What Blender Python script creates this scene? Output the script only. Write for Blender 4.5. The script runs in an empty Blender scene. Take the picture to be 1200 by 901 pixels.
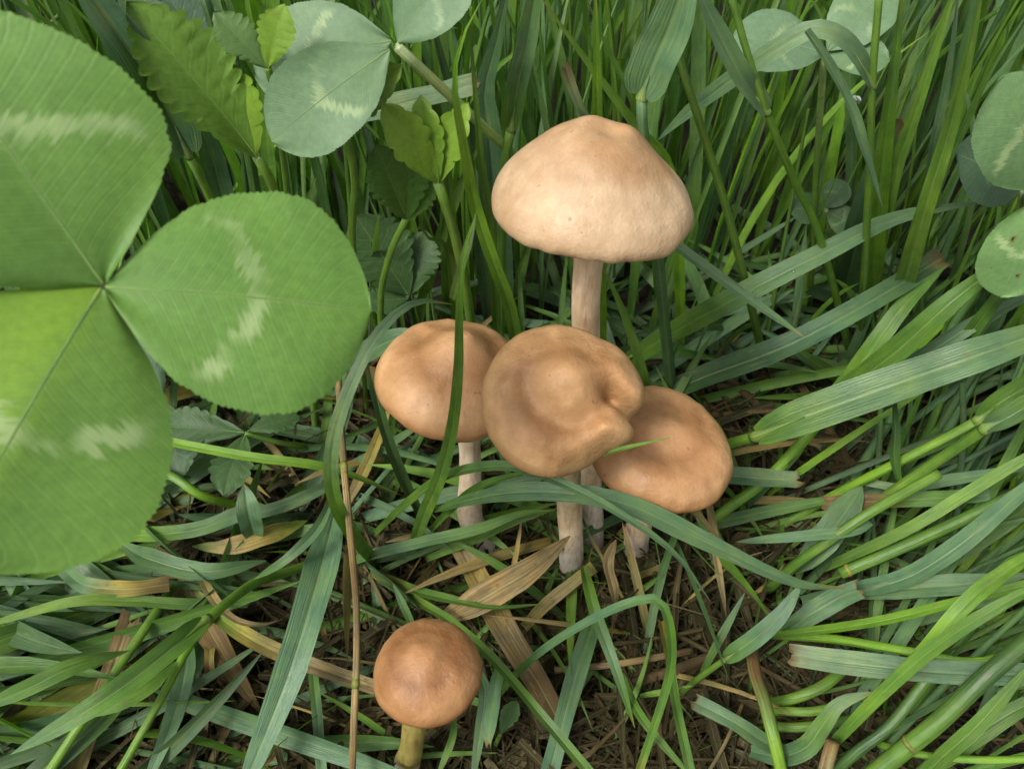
import bpy, math, random
import numpy as np
from mathutils import Vector, noise as mnoise
rnd = random.Random(11)
R_ = math.radians
# ------------------------------------------------------------------ camera, world, sun, exposure
SC = bpy.context.scene
COL = SC.collection
CM = 0.01                                     # every length below is in centimetres
CAMH, PITCH, LENS = 20.0, 50.0, 30.3
FPX = 1200*LENS/36.0
cd = bpy.data.cameras.new("camera"); cam = bpy.data.objects.new("camera", cd); COL.objects.link(cam)
cam.location = (0, 0, CAMH*CM); cam.rotation_euler = (R_(90-PITCH), 0, 0)
cd.lens = LENS; cd.sensor_width = 36; cd.clip_start = 0.004; cd.clip_end = 200
cd.dof.use_dof = True; cd.dof.focus_distance = 0.175; cd.dof.aperture_fstop = 42
SC.camera = cam
SUN_EL, SUN_AZ = 54, 232                      # azimuth: where the light comes from, clockwise from +Y
w = bpy.data.worlds.new("World"); SC.world = w; w.use_nodes = True
wt = w.node_tree; bg = wt.nodes["Background"]
sky = wt.nodes.new("ShaderNodeTexSky"); sky.sky_type = 'NISHITA'; sky.sun_disc = False
sky.sun_elevation = R_(SUN_EL); sky.sun_rotation = R_(SUN_AZ); sky.dust_density = 4; sky.air_density = 1.0
hs = wt.nodes.new("ShaderNodeHueSaturation"); hs.inputs["Saturation"].default_value = 0.14
wt.links.new(sky.outputs[0], hs.inputs["Color"]); wt.links.new(hs.outputs[0], bg.inputs["Color"])
bg.inputs["Strength"].default_value = 0.10
sd = bpy.data.lights.new("sun", 'SUN'); sun = bpy.data.objects.new("sun", sd); COL.objects.link(sun)
sd.energy = 1.5; sd.angle = R_(16); sd.color = (1, .965, .9)
_a, _e = R_(SUN_AZ), R_(SUN_EL)
_d = Vector((math.sin(_a)*math.cos(_e), math.cos(_a)*math.cos(_e), math.sin(_e)))
sun.rotation_euler = _d.to_track_quat('Z', 'Y').to_euler(); sun.location = (0, 0, 3)
vs = SC.view_settings; vs.view_transform = 'Standard'; vs.look = 'None'; vs.gamma = 1
vs.exposure = 0.98
SC.cycles.max_bounces = 8; SC.cycles.transmission_bounces = 6
# ------------------------------------------------------------------ camera geometry
cp, sp = math.cos(R_(PITCH)), math.sin(R_(PITCH))
FW = np.array([0, cp, -sp]); UP = np.array([0, sp, cp]); RT = np.array([1., 0, 0]); C0 = np.array([0, 0, CAMH])
def ray(px, py): return FW + RT*((px-600)/FPX) + UP*((450.5-py)/FPX)
def Pz(px, py, z): d = ray(px, py); return C0 + d*((z-CAMH)/d[2])
def Py(px, py, Y): d = ray(px, py); return C0 + d*(Y/d[1])
def Pd(px, py, D): return C0 + ray(px, py)*D
def depth(p): return float(np.dot(np.asarray(p)-C0, FW))
def proj(p):
    q = np.asarray(p)-C0; D = q@FW
    D = max(D, 1e-6); return 600+FPX*(q@RT)/D, 450.5-FPX*(q@UP)/D, D
def pt(p, ym):
    if p[0] == 'g':                            # a root on the ground: column and distance
        Y = p[2]; D = depth((0, Y, 0)); return np.array([(p[1]-600)/FPX*D, Y, -0.2])
    q = Py(p[0], p[1], p[2]) if ym else Pz(*p)
    if q[2] < -0.3: q[2] = -0.3
    return q
def nrm(v): v = np.asarray(v, float); return v/(np.linalg.norm(v)+1e-9)
# ------------------------------------------------------------------ mesh helpers
class Buf:
    """one mesh in the making"""
    def __init__(s): s.v, s.f, s.uv, s.t, s.n = [], [], [], [], 0
    def add(s, v, f, uv, t):
        s.v.append(np.asarray(v, float)); s.uv.append(np.asarray(uv, float)); s.t.append(np.asarray(t, float))
        s.f.append(np.asarray(f, int)+s.n); s.n += len(v)
def mesh_obj(name, buf, mat, parent=None, origin=None, smooth=True):
    v = np.concatenate(buf.v); uv = np.concatenate(buf.uv); t = np.concatenate(buf.t)
    fs = np.concatenate(buf.f)
    o0 = np.asarray(origin if origin is not None else (0, 0, 0), float)
    me = bpy.data.meshes.new(name)
    V = ((v-o0)*CM).astype(np.float32)
    me.vertices.add(len(V)); me.vertices.foreach_set("co", V.ravel())
    nf = len(fs); me.loops.add(nf*4); me.polygons.add(nf)
    me.loops.foreach_set("vertex_index", fs.ravel().astype(np.int32))
    me.polygons.foreach_set("loop_start", np.arange(0, nf*4, 4, dtype=np.int32))
    me.polygons.foreach_set("loop_total", np.full(nf, 4, dtype=np.int32))
    me.update(calc_edges=True)
    ul = me.uv_layers.new(name="UVMap"); ul.data.foreach_set("uv", uv[fs.ravel()].astype(np.float32).ravel())
    ca = me.attributes.new("tint", 'FLOAT_COLOR', 'POINT'); ca.data.foreach_set("color", t.astype(np.float32).ravel())
    if smooth: me.polygons.foreach_set("use_smooth", np.ones(nf, dtype=bool))
    me.materials.append(mat)
    o = bpy.data.objects.new(name, me); COL.objects.link(o)
    if parent is not None:
        o.parent = parent
        base = parent
        off = np.zeros(3)
        while base is not None: off += np.array(base.location)/CM; base = base.parent
        o.location = Vector((o0-off)*CM)
    else: o.location = Vector(o0*CM)
    return o
def tag(o, label, cat, group=None):
    o['label'] = label; o['category'] = cat
    if group: o['group'] = group
    return o
def thing(name, label, cat, loc, group=None):
    o = bpy.data.objects.new(name, None); COL.objects.link(o); o.empty_display_size = .01
    o.location = Vector(np.asarray(loc)*CM); return tag(o, label, cat, group)
def spline(P, n):
    P = np.asarray(P, float)
    if len(P) == 2: P = np.array([P[0], (P[0]+P[1])/2, P[1]])
    Q = np.vstack([2*P[0]-P[1], P, 2*P[-1]-P[-2]])
    out = []
    for i in range(1, len(Q)-2):
        p0, p1, p2, p3 = Q[i-1], Q[i], Q[i+1], Q[i+2]
        for k in range(12):
            t = k/12.
            out.append(.5*((2*p1)+(-p0+p2)*t+(2*p0-5*p1+4*p2-p3)*t*t+(-p0+3*p1-3*p2+p3)*t**3))
    out.append(P[-1]); out = np.array(out)
    s = np.r_[0, np.cumsum(np.linalg.norm(np.diff(out, axis=0), axis=1))]
    u = np.linspace(0, s[-1], n)
    return np.stack([np.interp(u, s, out[:, k]) for k in range(3)], 1), s[-1]
def grid_faces(nr, nc, flip=False):
    i, j = np.meshgrid(np.arange(nr-1), np.arange(nc-1), indexing='ij')
    a = (i*nc+j).ravel(); f = np.stack([a, a+1, a+nc+1, a+nc], 1)
    return f[:, ::-1] if flip else f
def interp_tint(tints, v):
    """tints: list of (v, (r,g,b)[, dryness])"""
    vs_ = [t[0] for t in tints]
    return np.stack([np.interp(v, vs_, [t[1][k] for t in tints]) for k in range(3)] +
                    [np.interp(v, vs_, [(t[2] if len(t) > 2 else 0) for t in tints])], 1)
def ribbon(buf, P, width, tints, fold=.3, roll=(0, 0), facing=None, cols=(-1, -.5, 0, .5, 1), thick=.03,
           shape='blade', solid=True, rag=0, wav=0, seed=0):
    n = len(P); T = np.gradient(P, axis=0); T /= np.linalg.norm(T, axis=1)[:, None]+1e-9
    v = np.linspace(0, 1, n)
    if facing is None: N = nrm(C0*1.0-P.mean(0))*.75+np.array([0, 0, .45])
    else: N = np.asarray(facing, float)
    S = np.cross(T, N[None, :]); S /= np.linalg.norm(S, axis=1)[:, None]+1e-9
    M = np.cross(S, T)
    a = np.radians(np.interp(v, [0, 1], roll))[:, None]
    S, M = S*np.cos(a)+M*np.sin(a), M*np.cos(a)-S*np.sin(a)
    if shape == 'blade': pr = np.interp(v, [0, .06, .25, .5, .7, .85, .94, 1], [.62, .74, .98, 1, .86, .56, .27, .02])
    elif shape == 'leaf': pr = np.interp(v, [0, .03, .12, .35, .6, .8, .93, 1], [.5, .72, .96, 1, .9, .63, .28, .02])
    elif shape == 'cut': pr = np.interp(v, [0, .1, .4, 1], [.7, .85, 1, .9])
    elif shape == 'both': pr = np.interp(v, [0, .08, .3, .6, .85, 1], [.05, .45, 1, 1, .55, .05])
    else: pr = np.interp(v, [0, .5, 1], [.85, 1, .9])
    W = (np.asarray(width)*pr)[:, None]*.5
    c = np.asarray(cols, float)[None, :]
    fo = np.interp(v, [0, .5, 1], [fold*1.3, fold, fold*.8])[:, None]
    nc = c.shape[1]
    rg = random.Random(seed)
    lat = W*c*np.cos(fo); lift = W*np.abs(c)**1.15*np.sin(fo)-(.07*W*np.exp(-(c/.12)**2) if nc > 5 else 0)
    if wav:
        ph = rg.random()*6
        lift = lift + wav*W*np.sin(v*(8+6*rg.random())*1.6+ph)[:, None]*np.abs(c)*np.sign(c+.001)
    X = P[:, None, :]+S[:, None, :]*lat[..., None]+M[:, None, :]*lift[..., None]
    if rag:
        for j in range(nc): X[-1, j] += T[-1]*(rg.uniform(-.5, .25)+.35*math.sin(j*.9+seed))*rag
        for j in range(nc): X[-2, j] += T[-2]*rg.uniform(-.2, .2)*rag
    ln = np.r_[0, np.cumsum(np.linalg.norm(np.diff(P, axis=0), axis=1))]
    uv = np.stack([np.broadcast_to(c*.5+.5, (n, nc)), np.broadcast_to(ln[:, None]*.1+rg.random()*7, (n, nc))], -1).reshape(-1, 2)
    tn = np.repeat(interp_tint(tints, v), nc, axis=0)
    buf.add(X.reshape(-1, 3), grid_faces(n, nc), uv, tn)
    if solid:
        X2 = X-M[:, None, :]*(thick*(1-np.abs(c)**2.5)*np.minimum(1, pr[:, None]*2))[..., None]
        buf.add(X2.reshape(-1, 3), grid_faces(n, nc, True), uv, tn)
def tube(buf, P, rad, tints, ns=9, cap=True, lump=0, seed=0):
    n = len(P); T = np.gradient(P, axis=0); T /= np.linalg.norm(T, axis=1)[:, None]+1e-9
    ref = np.array([0.31, .2, .93]) if abs(T[:, 2]).mean() < .8 else np.array([1., 0, 0.1])
    S = np.cross(T, ref); S /= np.linalg.norm(S, axis=1)[:, None]+1e-9; M = np.cross(S, T)
    rad = np.broadcast_to(np.asarray(rad, float), (n,))
    th = np.linspace(0, 2*math.pi, ns+1)
    r = rad[:, None]*np.ones((1, ns+1))
    if lump:
        for i in range(n):
            for j in range(ns+1):
                a = th[j % ns] if j < ns else 0
                r[i, j] *= 1+lump*mnoise.noise((math.cos(a)*1.2+seed, math.sin(a)*1.2, P[i][2]*.9+P[i][1]*.3))
    X = P[:, None, :]+(S[:, None, :]*np.cos(th)[None, :, None]+M[:, None, :]*np.sin(th)[None, :, None])*r[..., None]
    if cap:
        X = np.concatenate([P[:1, None, :].repeat(ns+1, 1), X, P[-1:, None, :].repeat(ns+1, 1)]); 
    k = len(X); v = np.r_[0, np.linspace(0, 1, n), 1] if cap else np.linspace(0, 1, n)
    L = np.linalg.norm(np.diff(P, axis=0), axis=1).sum()
    uv = np.stack([np.broadcast_to(np.linspace(0, 1, ns+1)[None, :], (k, ns+1)), np.broadcast_to((v*L*.1)[:, None]+seed, (k, ns+1))], -1).reshape(-1, 2)
    buf.add(X.reshape(-1, 3), grid_faces(k, ns+1), uv, np.repeat(interp_tint(tints, v), ns+1, axis=0))
# ------------------------------------------------------------------ materials
class NT:
    def __init__(s, name):
        s.m = bpy.data.materials.new(name); s.m.use_nodes = True; s.t = s.m.node_tree
        s.t.nodes.clear(); s.out = s.t.nodes.new("ShaderNodeOutputMaterial")
    def n(s, typ, ins=None, **kw):
        nd = s.t.nodes.new("ShaderNode"+typ)
        for k, v in kw.items(): setattr(nd, k, v)
        for k, v in (ins or {}).items():
            if hasattr(v, 'is_linked'): s.t.links.new(v, nd.inputs[k])
            else: nd.inputs[k].default_value = v
        return nd
    def math(s, op, a, b=0., c=0., clamp=False):
        nd = s.n("Math", {0: a, 1: b, 2: c}, operation=op); nd.use_clamp = clamp; return nd.outputs[0]
    def mix(s, f, a, b, mode='MIX'):
        nd = s.t.nodes.new("ShaderNodeMix"); nd.data_type = 'RGBA'; nd.blend_type = mode
        for k, v in ((0, f), (6, a), (7, b)):
            if hasattr(v, 'is_linked'): s.t.links.new(v, nd.inputs[k])
            else: nd.inputs[k].default_value = v
        return nd.outputs[2]
    def ramp(s, f, stops):
        nd = s.t.nodes.new("ShaderNodeValToRGB"); s.t.links.new(f, nd.inputs[0]); cr = nd.color_ramp
        while len(cr.elements) < len(stops): cr.elements.new(.5)
        for e, (p, c) in zip(cr.elements, stops): e.position = p; e.color = c if len(c) == 4 else (*c, 1)
        return nd.outputs[0]
    def noise(s, vec, scale, detail=3, rough=.5): return s.n("TexNoise", {'Vector': vec, 'Scale': scale, 'Detail': detail, 'Roughness': rough}).outputs['Fac']
    def smooth(s, x, lo, hi): return s.n("MapRange", {0: x, 1: lo, 2: hi, 3: 0., 4: 1.}, interpolation_type='SMOOTHSTEP').outputs[0]
def g3(v): return (v, v, v, 1)
def grass_material(name, transl=.27):
    k = NT(name)
    at = k.n("Attribute", attribute_name="tint"); uv = k.n("UVMap", uv_map="UVMap").outputs[0]
    oi = k.n("ObjectInfo").outputs['Random']
    sx = k.n("SeparateXYZ", {0: uv}); u, v = sx.outputs[0], sx.outputs[1]
    st = k.n("CombineXYZ", {0: k.math('MULTIPLY', u, 7.), 1: k.math('MULTIPLY', v, 3.), 2: k.math('MULTIPLY', oi, 40.)}).outputs[0]
    streak = k.noise(st, 3.0, 4, .65)
    big = k.noise(k.n("CombineXYZ", {0: k.math('MULTIPLY', u, .6), 1: k.math('MULTIPLY', v, 9.), 2: k.math('MULTIPLY', oi, 40.)}).outputs[0], 1.6, 3, .6)
    veins = k.math('MULTIPLY', k.math('SINE', k.math('MULTIPLY', u, 82.)), k.smooth(k.noise(k.n("CombineXYZ", {0: k.math('MULTIPLY', u, 5.), 1: k.math('MULTIPLY', v, 5.), 2: k.math('MULTIPLY', oi, 17.)}).outputs[0], 1.5, 3, .6), .35, .7))
    mid = k.smooth(k.math('ABSOLUTE', k.math('SUBTRACT', u, .5)), .05, .015)
    col = k.mix(1., at.outputs['Color'], k.ramp(streak, [(.25, g3(.66)), (.5, g3(1.0)), (.8, g3(1.35))]), 'MULTIPLY')
    col = k.mix(1., col, k.ramp(big, [(.28, (.64, .74, .82)), (.5, g3(1)), (.72, (1.36, 1.2, .9))]), 'MULTIPLY')
    col = k.mix(k.math('MULTIPLY', k.math('ADD', veins, 1.), .07), col, (.2, .28, .1, 1))
    col = k.mix(k.math('MULTIPLY', mid, .28), col, (.26, .34, .12, 1))
    # scuffs, dust specks and small brown flecks
    geo = k.n("TexCoord").outputs['Object']
    fl = k.smooth(k.noise(geo, 520., 2, .5), .635, .69)
    dr = k.math('MULTIPLY', at.outputs['Alpha'], 1.)
    col = k.mix(k.math('MULTIPLY', fl, k.math('ADD', .3, k.math('MULTIPLY', dr, .3))), col, (.16, .12, .06, 1))
    sc = k.math('MULTIPLY', k.smooth(k.noise(st, 1.1, 5, .75), .57, .70), k.smooth(k.noise(geo, 110., 3, .6), .5, .62))
    col = k.mix(k.math('MULTIPLY', sc, .45), col, (.36, .42, .34, 1))
    yl = k.smooth(k.noise(k.n("CombineXYZ", {0: k.math('MULTIPLY', u, 3.), 1: k.math('MULTIPLY', v, 9.), 2: k.math('MULTIPLY', oi, 71.)}).outputs[0], 1.3, 4, .65), .60, .72)
    col = k.mix(k.math('MULTIPLY', yl, .4), col, (.27, .27, .06, 1))
    dk = k.math('MULTIPLY', k.smooth(k.noise(st, 1.6, 5, .7), .46, .58), dr)
    col = k.mix(k.math('MULTIPLY', dk, .55), col, (.075, .045, .022, 1))
    h = k.math('ADD', k.math('MULTIPLY', veins, .3), k.math('MULTIPLY', streak, 1.5))
    h = k.math('ADD', h, k.math('MULTIPLY', k.noise(geo, 1400., 2, .5), .5))
    bp = k.n("Bump", {'Height': h, 'Strength': .45, 'Distance': .00025})
    pb = k.n("BsdfPrincipled", {'Base Color': col, 'Roughness': k.math('ADD', k.math('ADD', .24, k.math('MULTIPLY', streak, .3)), k.math('MULTIPLY', dr, .3)), 'Specular IOR Level': k.math('SUBTRACT', .5, k.math('MULTIPLY', dr, .38)), 'Normal': bp.outputs[0]})
    tr = k.n("BsdfTranslucent", {'Color': k.mix(1., col, (1.2, 1.6, .4, 1), 'MULTIPLY')})
    ms = k.n("MixShader", {0: k.math('MULTIPLY', k.math('SUBTRACT', 1.25, dr, clamp=True), transl), 1: pb.outputs[0], 2: tr.outputs[0]})
    k.t.links.new(ms.outputs[0], k.out.inputs[0]); return k.m
def leaf_material(name, nv=15, wrinkle=.0, chev=True, transl=.24):
    k = NT(name)
    at = k.n("Attribute", attribute_name="tint"); uv = k.n("UVMap", uv_map="UVMap").outputs[0]
    oi = k.n("ObjectInfo").outputs['Random']; geo = k.n("TexCoord").outputs['Object']
    sx = k.n("SeparateXYZ", {0: uv}); u, v = sx.outputs[0], sx.outputs[1]
    sd_ = k.math('SUBTRACT', u, .5)
    a = k.math('MULTIPLY', k.math('ABSOLUTE', sd_), 2.)
    lines = k.math('SUBTRACT', v, k.math('MULTIPLY', k.math('POWER', a, .9), .2))
    wob = k.math('MULTIPLY', k.math('SUBTRACT', k.noise(geo, 75., 2), .5), .04)
    fr = k.math('ABSOLUTE', k.math('SUBTRACT', k.math('FRACT', k.math('MULTIPLY', k.math('ADD', lines, wob), float(nv))), .5))
    vein = k.smooth(fr, .13, .02)
    fr2 = k.math('ABSOLUTE', k.math('SUBTRACT', k.math('FRACT', k.math('MULTIPLY', k.math('ADD', lines, wob), nv*3.)), .5))
    vein2 = k.smooth(fr2, .3, .05)
    big = k.noise(geo, 70., 3, .55); fine = k.noise(geo, 900., 3, .6)
    col = k.mix(1., at.outputs['Color'], k.ramp(big, [(.3, (.82, .86, .86)), (.5, g3(1)), (.7, (1.14, 1.1, 1.))]), 'MULTIPLY')
    col = k.mix(1., col, k.ramp(fine, [(.3, g3(.88)), (.7, g3(1.12))]), 'MULTIPLY')
    col = k.mix(k.math('MULTIPLY', vein, .11), col, (.2, .32, .09, 1))
    col = k.mix(k.math('MULTIPLY', vein2, .09), col, (.2, .32, .09, 1))
    mid = k.smooth(a, .035, .012)
    col = k.mix(k.math('MULTIPLY', mid, .35), col, (.22, .34, .1, 1))
    if chev:
        j = k.noise(k.n("CombineXYZ", {0: k.math('MULTIPLY', lines, 38.), 1: k.math('MULTIPLY', sd_, 5.), 2: k.math('MULTIPLY', oi, 30.)}).outputs[0], 1., 3, .7)
        d = k.math('SUBTRACT', k.math('SUBTRACT', v, .56), k.math('MULTIPLY', k.math('POWER', a, 1.3), -.24))
        d = k.math('ADD', d, k.math('MULTIPLY', k.math('SUBTRACT', j, .5), .2))
        band = k.smooth(k.math('ABSOLUTE', d), .062, .015)
        gate = k.math('MULTIPLY', k.smooth(k.noise(geo, 130., 2, .5), .34, .55), k.smooth(a, .92, .7))
        cm = k.math('MULTIPLY', k.math('MULTIPLY', band, gate), at.outputs['Alpha'])
        col = k.mix(k.math('MULTIPLY', cm, .68), col, (.40, .50, .24, 1))
    spk = k.smooth(k.noise(geo, 330., 1, .5), .77, .8)
    col = k.mix(k.math('MULTIPLY', spk, .7), col, (.06, .04, .02, 1))
    h = k.math('SUBTRACT', k.math('MULTIPLY', fine, .5), k.math('ADD', k.math('MULTIPLY', vein, 1.), k.math('MULTIPLY', vein2, .25)))
    if wrinkle: h = k.math('ADD', h, k.math('MULTIPLY', k.n("TexVoronoi", {'Vector': geo, 'Scale': 700.}).outputs['Distance'], -wrinkle))
    bp = k.n("Bump", {'Height': h, 'Strength': .15, 'Distance': .00015})
    pb = k.n("BsdfPrincipled", {'Base Color': col, 'Roughness': .5, 'Specular IOR Level': .35, 'Normal': bp.outputs[0]})
    tr = k.n("BsdfTranslucent", {'Color': k.mix(1., col, (1.5, 1.4, .45, 1), 'MULTIPLY')})
    ms = k.n("MixShader", {0: transl, 1: pb.outputs[0], 2: tr.outputs[0]})
    k.t.links.new(ms.outputs[0], k.out.inputs[0]); return k.m
def cap_material(name):
    k = NT(name)
    at = k.n("Attribute", attribute_name="tint"); uv = k.n("UVMap", uv_map="UVMap").outputs[0]; geo = k.n("TexCoord").outputs['Object']
    c = k.n("VectorMath", {0: uv, 1: (.5, .5, 0)}, operation='SUBTRACT').outputs[0]
    rho = k.math('MULTIPLY', k.n("VectorMath", {0: c}, operation='LENGTH').outputs['Value'], 2.)
    sx = k.n("SeparateXYZ", {0: c}); th = k.math('ARCTAN2', sx.outputs[1], sx.outputs[0])
    big = k.noise(geo, 95., 4, .6); mid = k.noise(geo, 330., 4, .6); fine = k.noise(geo, 1500., 3, .6)
    rw = k.math('ADD', rho, k.math('MULTIPLY', k.math('SUBTRACT', big, .5), .34))
    ring = k.ramp(rw, [(0., (1.2, 1.2, 1.2)), (.2, (1.1, 1.07, 1.04)), (.42, (.70, .60, .49)), (.62, (.96, .92, .87)), (.82, (1.12, 1.15, 1.18)), (.91, (1., .97, .93)), (1., (.66, .54, .43))])  # brown ring is pigment; pale centre lifted further as a painted highlight
    col = k.mix(at.outputs['Alpha'], at.outputs['Color'], k.mix(1., at.outputs['Color'], ring, 'MULTIPLY'))
    col = k.mix(1., col, k.ramp(big, [(.28, (.79, .72, .63)), (.5, g3(1)), (.72, (1.16, 1.18, 1.2))]), 'MULTIPLY')
    col = k.mix(1., col, k.ramp(mid, [(.3, (.91, .88, .84)), (.7, (1.07, 1.07, 1.07))]), 'MULTIPLY')
    fib = k.noise(k.n("CombineXYZ", {0: k.math('MULTIPLY', k.math('COSINE', th), 16.), 1: k.math('MULTIPLY', k.math('SINE', th), 16.), 2: k.math('MULTIPLY', rho, 1.5)}).outputs[0], 1.6, 3, .6)
    col = k.mix(.2, col, k.mix(1., col, k.ramp(fib, [(.3, (.86, .82, .77)), (.7, (1.1, 1.1, 1.1))]), 'MULTIPLY'))
    spot = k.smooth(k.noise(geo, 700., 1, .4), .74, .79)
    col = k.mix(k.math('MULTIPLY', spot, .5), col, (.2, .085, .03, 1))
    h = k.math('ADD', k.math('ADD', k.math('MULTIPLY', fine, .5), k.math('MULTIPLY', mid, 1.3)), k.math('MULTIPLY', fib, .15))
    bp = k.n("Bump", {'Height': h, 'Strength': .42, 'Distance': .0006})
    pb = k.n("BsdfPrincipled", {'Base Color': col, 'Roughness': k.math('ADD', .34, k.math('MULTIPLY', mid, .3)), 'Specular IOR Level': .4, 'Normal': bp.outputs[0], 'Subsurface Weight': .2, 'Subsurface Scale': .0022})
    pb.inputs['Subsurface Radius'].default_value = (1., .5, .25)
    k.t.links.new(pb.outputs[0], k.out.inputs[0]); return k.m
def stem_material(name):
    k = NT(name)
    at = k.n("Attribute", attribute_name="tint"); uv = k.n("UVMap", uv_map="UVMap").outputs[0]; geo = k.n("TexCoord").outputs['Object']
    sx = k.n("SeparateXYZ", {0: geo})
    g2 = k.n("CombineXYZ", {0: sx.outputs[0], 1: sx.outputs[1], 2: k.math('MULTIPLY', sx.outputs[2], .12)}).outputs[0]
    fib = k.noise(g2, 900., 4, .65); big = k.noise(geo, 160., 4, .6)
    col = k.mix(1., at.outputs['Color'], k.ramp(fib, [(.3, (.7, .62, .52)), (.5, g3(1)), (.75, (1.15, 1.15, 1.15))]), 'MULTIPLY')
    col = k.mix(1., col, k.ramp(big, [(.3, (.78, .7, .6)), (.6, g3(1.05))]), 'MULTIPLY')
    bp = k.n("Bump", {'Height': k.math('ADD', fib, k.noise(geo, 1500., 3)), 'Strength': .4, 'Distance': .0003})
    pb = k.n("BsdfPrincipled", {'Base Color': col, 'Roughness': .65, 'Specular IOR Level': .25, 'Normal': bp.outputs[0], 'Subsurface Weight': .2, 'Subsurface Scale': .0015})
    k.t.links.new(pb.outputs[0], k.out.inputs[0]); return k.m
def soil_material():
    k = NT("soil"); geo = k.n("TexCoord").outputs['Object']
    n1 = k.noise(geo, 60., 6, .7); n2 = k.noise(geo, 420., 5, .7)
    col = k.ramp(n1, [(.3, (.010, .007, .005)), (.55, (.026, .018, .012)), (.75, (.05, .034, .022))])
    col = k.mix(1., col, k.ramp(n2, [(.3, g3(.5)), (.7, g3(1.5))]), 'MULTIPLY')
    bp = k.n("Bump", {'Height': k.math('ADD', n2, n1), 'Strength': .9, 'Distance': .002})
    pb = k.n("BsdfPrincipled", {'Base Color': col, 'Roughness': .8, 'Specular IOR Level': .3, 'Normal': bp.outputs[0]})
    k.t.links.new(pb.outputs[0], k.out.inputs[0]); return k.m
def water_material():
    k = NT("water_drop"); pb = k.n("BsdfPrincipled", {'Base Color': (1, 1, 1, 1), 'Roughness': .0, 'IOR': 1.33, 'Transmission Weight': 1.})
    k.t.links.new(pb.outputs[0], k.out.inputs[0]); return k.m
M_GRASS = grass_material("grass_leaf"); M_CLOVER = leaf_material("clover_leaf", 17)
M_TOOTH = leaf_material("toothed_leaf", 8, wrinkle=.8, chev=False, transl=.32)
M_CAP = cap_material("mushroom_cap"); M_STEM = stem_material("mushroom_stem"); M_SOIL = soil_material(); M_WATER = water_material()
# ------------------------------------------------------------------ palette (albedo)
PAL = dict(G=(.082, .185, .020), Y=(.155, .315, .016), B=(.098, .195, .088), D=(.046, .108, .032), P=(.19, .28, .13),
           S=(.30, .22, .105), N=(.110, .062, .026), O=(.27, .215, .04), K=(.06, .036, .021), L=(.135, .260, .030))
DRY = dict(S=1., N=1., O=.6, K=1.)
def tints(code, jit=.12, rg=rnd):
    j = 1+rg.uniform(-jit, jit); hh = rg.uniform(-.06, .06)
    n = len(code); out = []
    for i, c in enumerate(code):
        p = PAL[c]; out.append((i/max(1, n-1), (p[0]*j*(1+hh), p[1]*j, p[2]*j*(1-hh)), DRY.get(c, 0)))
    return out
# ------------------------------------------------------------------ ground
def ground():
    n = 150; s = np.linspace(-1, 1, n); a = np.sinh(s*6.2)/math.sinh(6.2)*1200
    X, Y = np.meshgrid(a, a+12, indexing='ij'); Z = np.zeros_like(X)
    for i in range(n):
        for j in range(n):
            x, y = X[i, j], Y[i, j]
            if abs(x) < 60 and abs(y-12) < 60:
                Z[i, j] = -.25+.55*mnoise.noise((x*.22, y*.22, 3.1))+.28*mnoise.noise((x*.8, y*.8, 7.7))
            else: Z[i, j] = -.3+2*mnoise.noise((x*.01, y*.01, 1))
    b = Buf(); V = np.stack([X, Y, Z], -1).reshape(-1, 3)
    b.add(V, grid_faces(n, n, True), V[:, :2]*.1, np.tile([.03, .02, .015, 1], (n*n, 1)))
    o = mesh_obj("ground", b, M_SOIL); o['kind'] = 'structure'; return o
ground()
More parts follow.
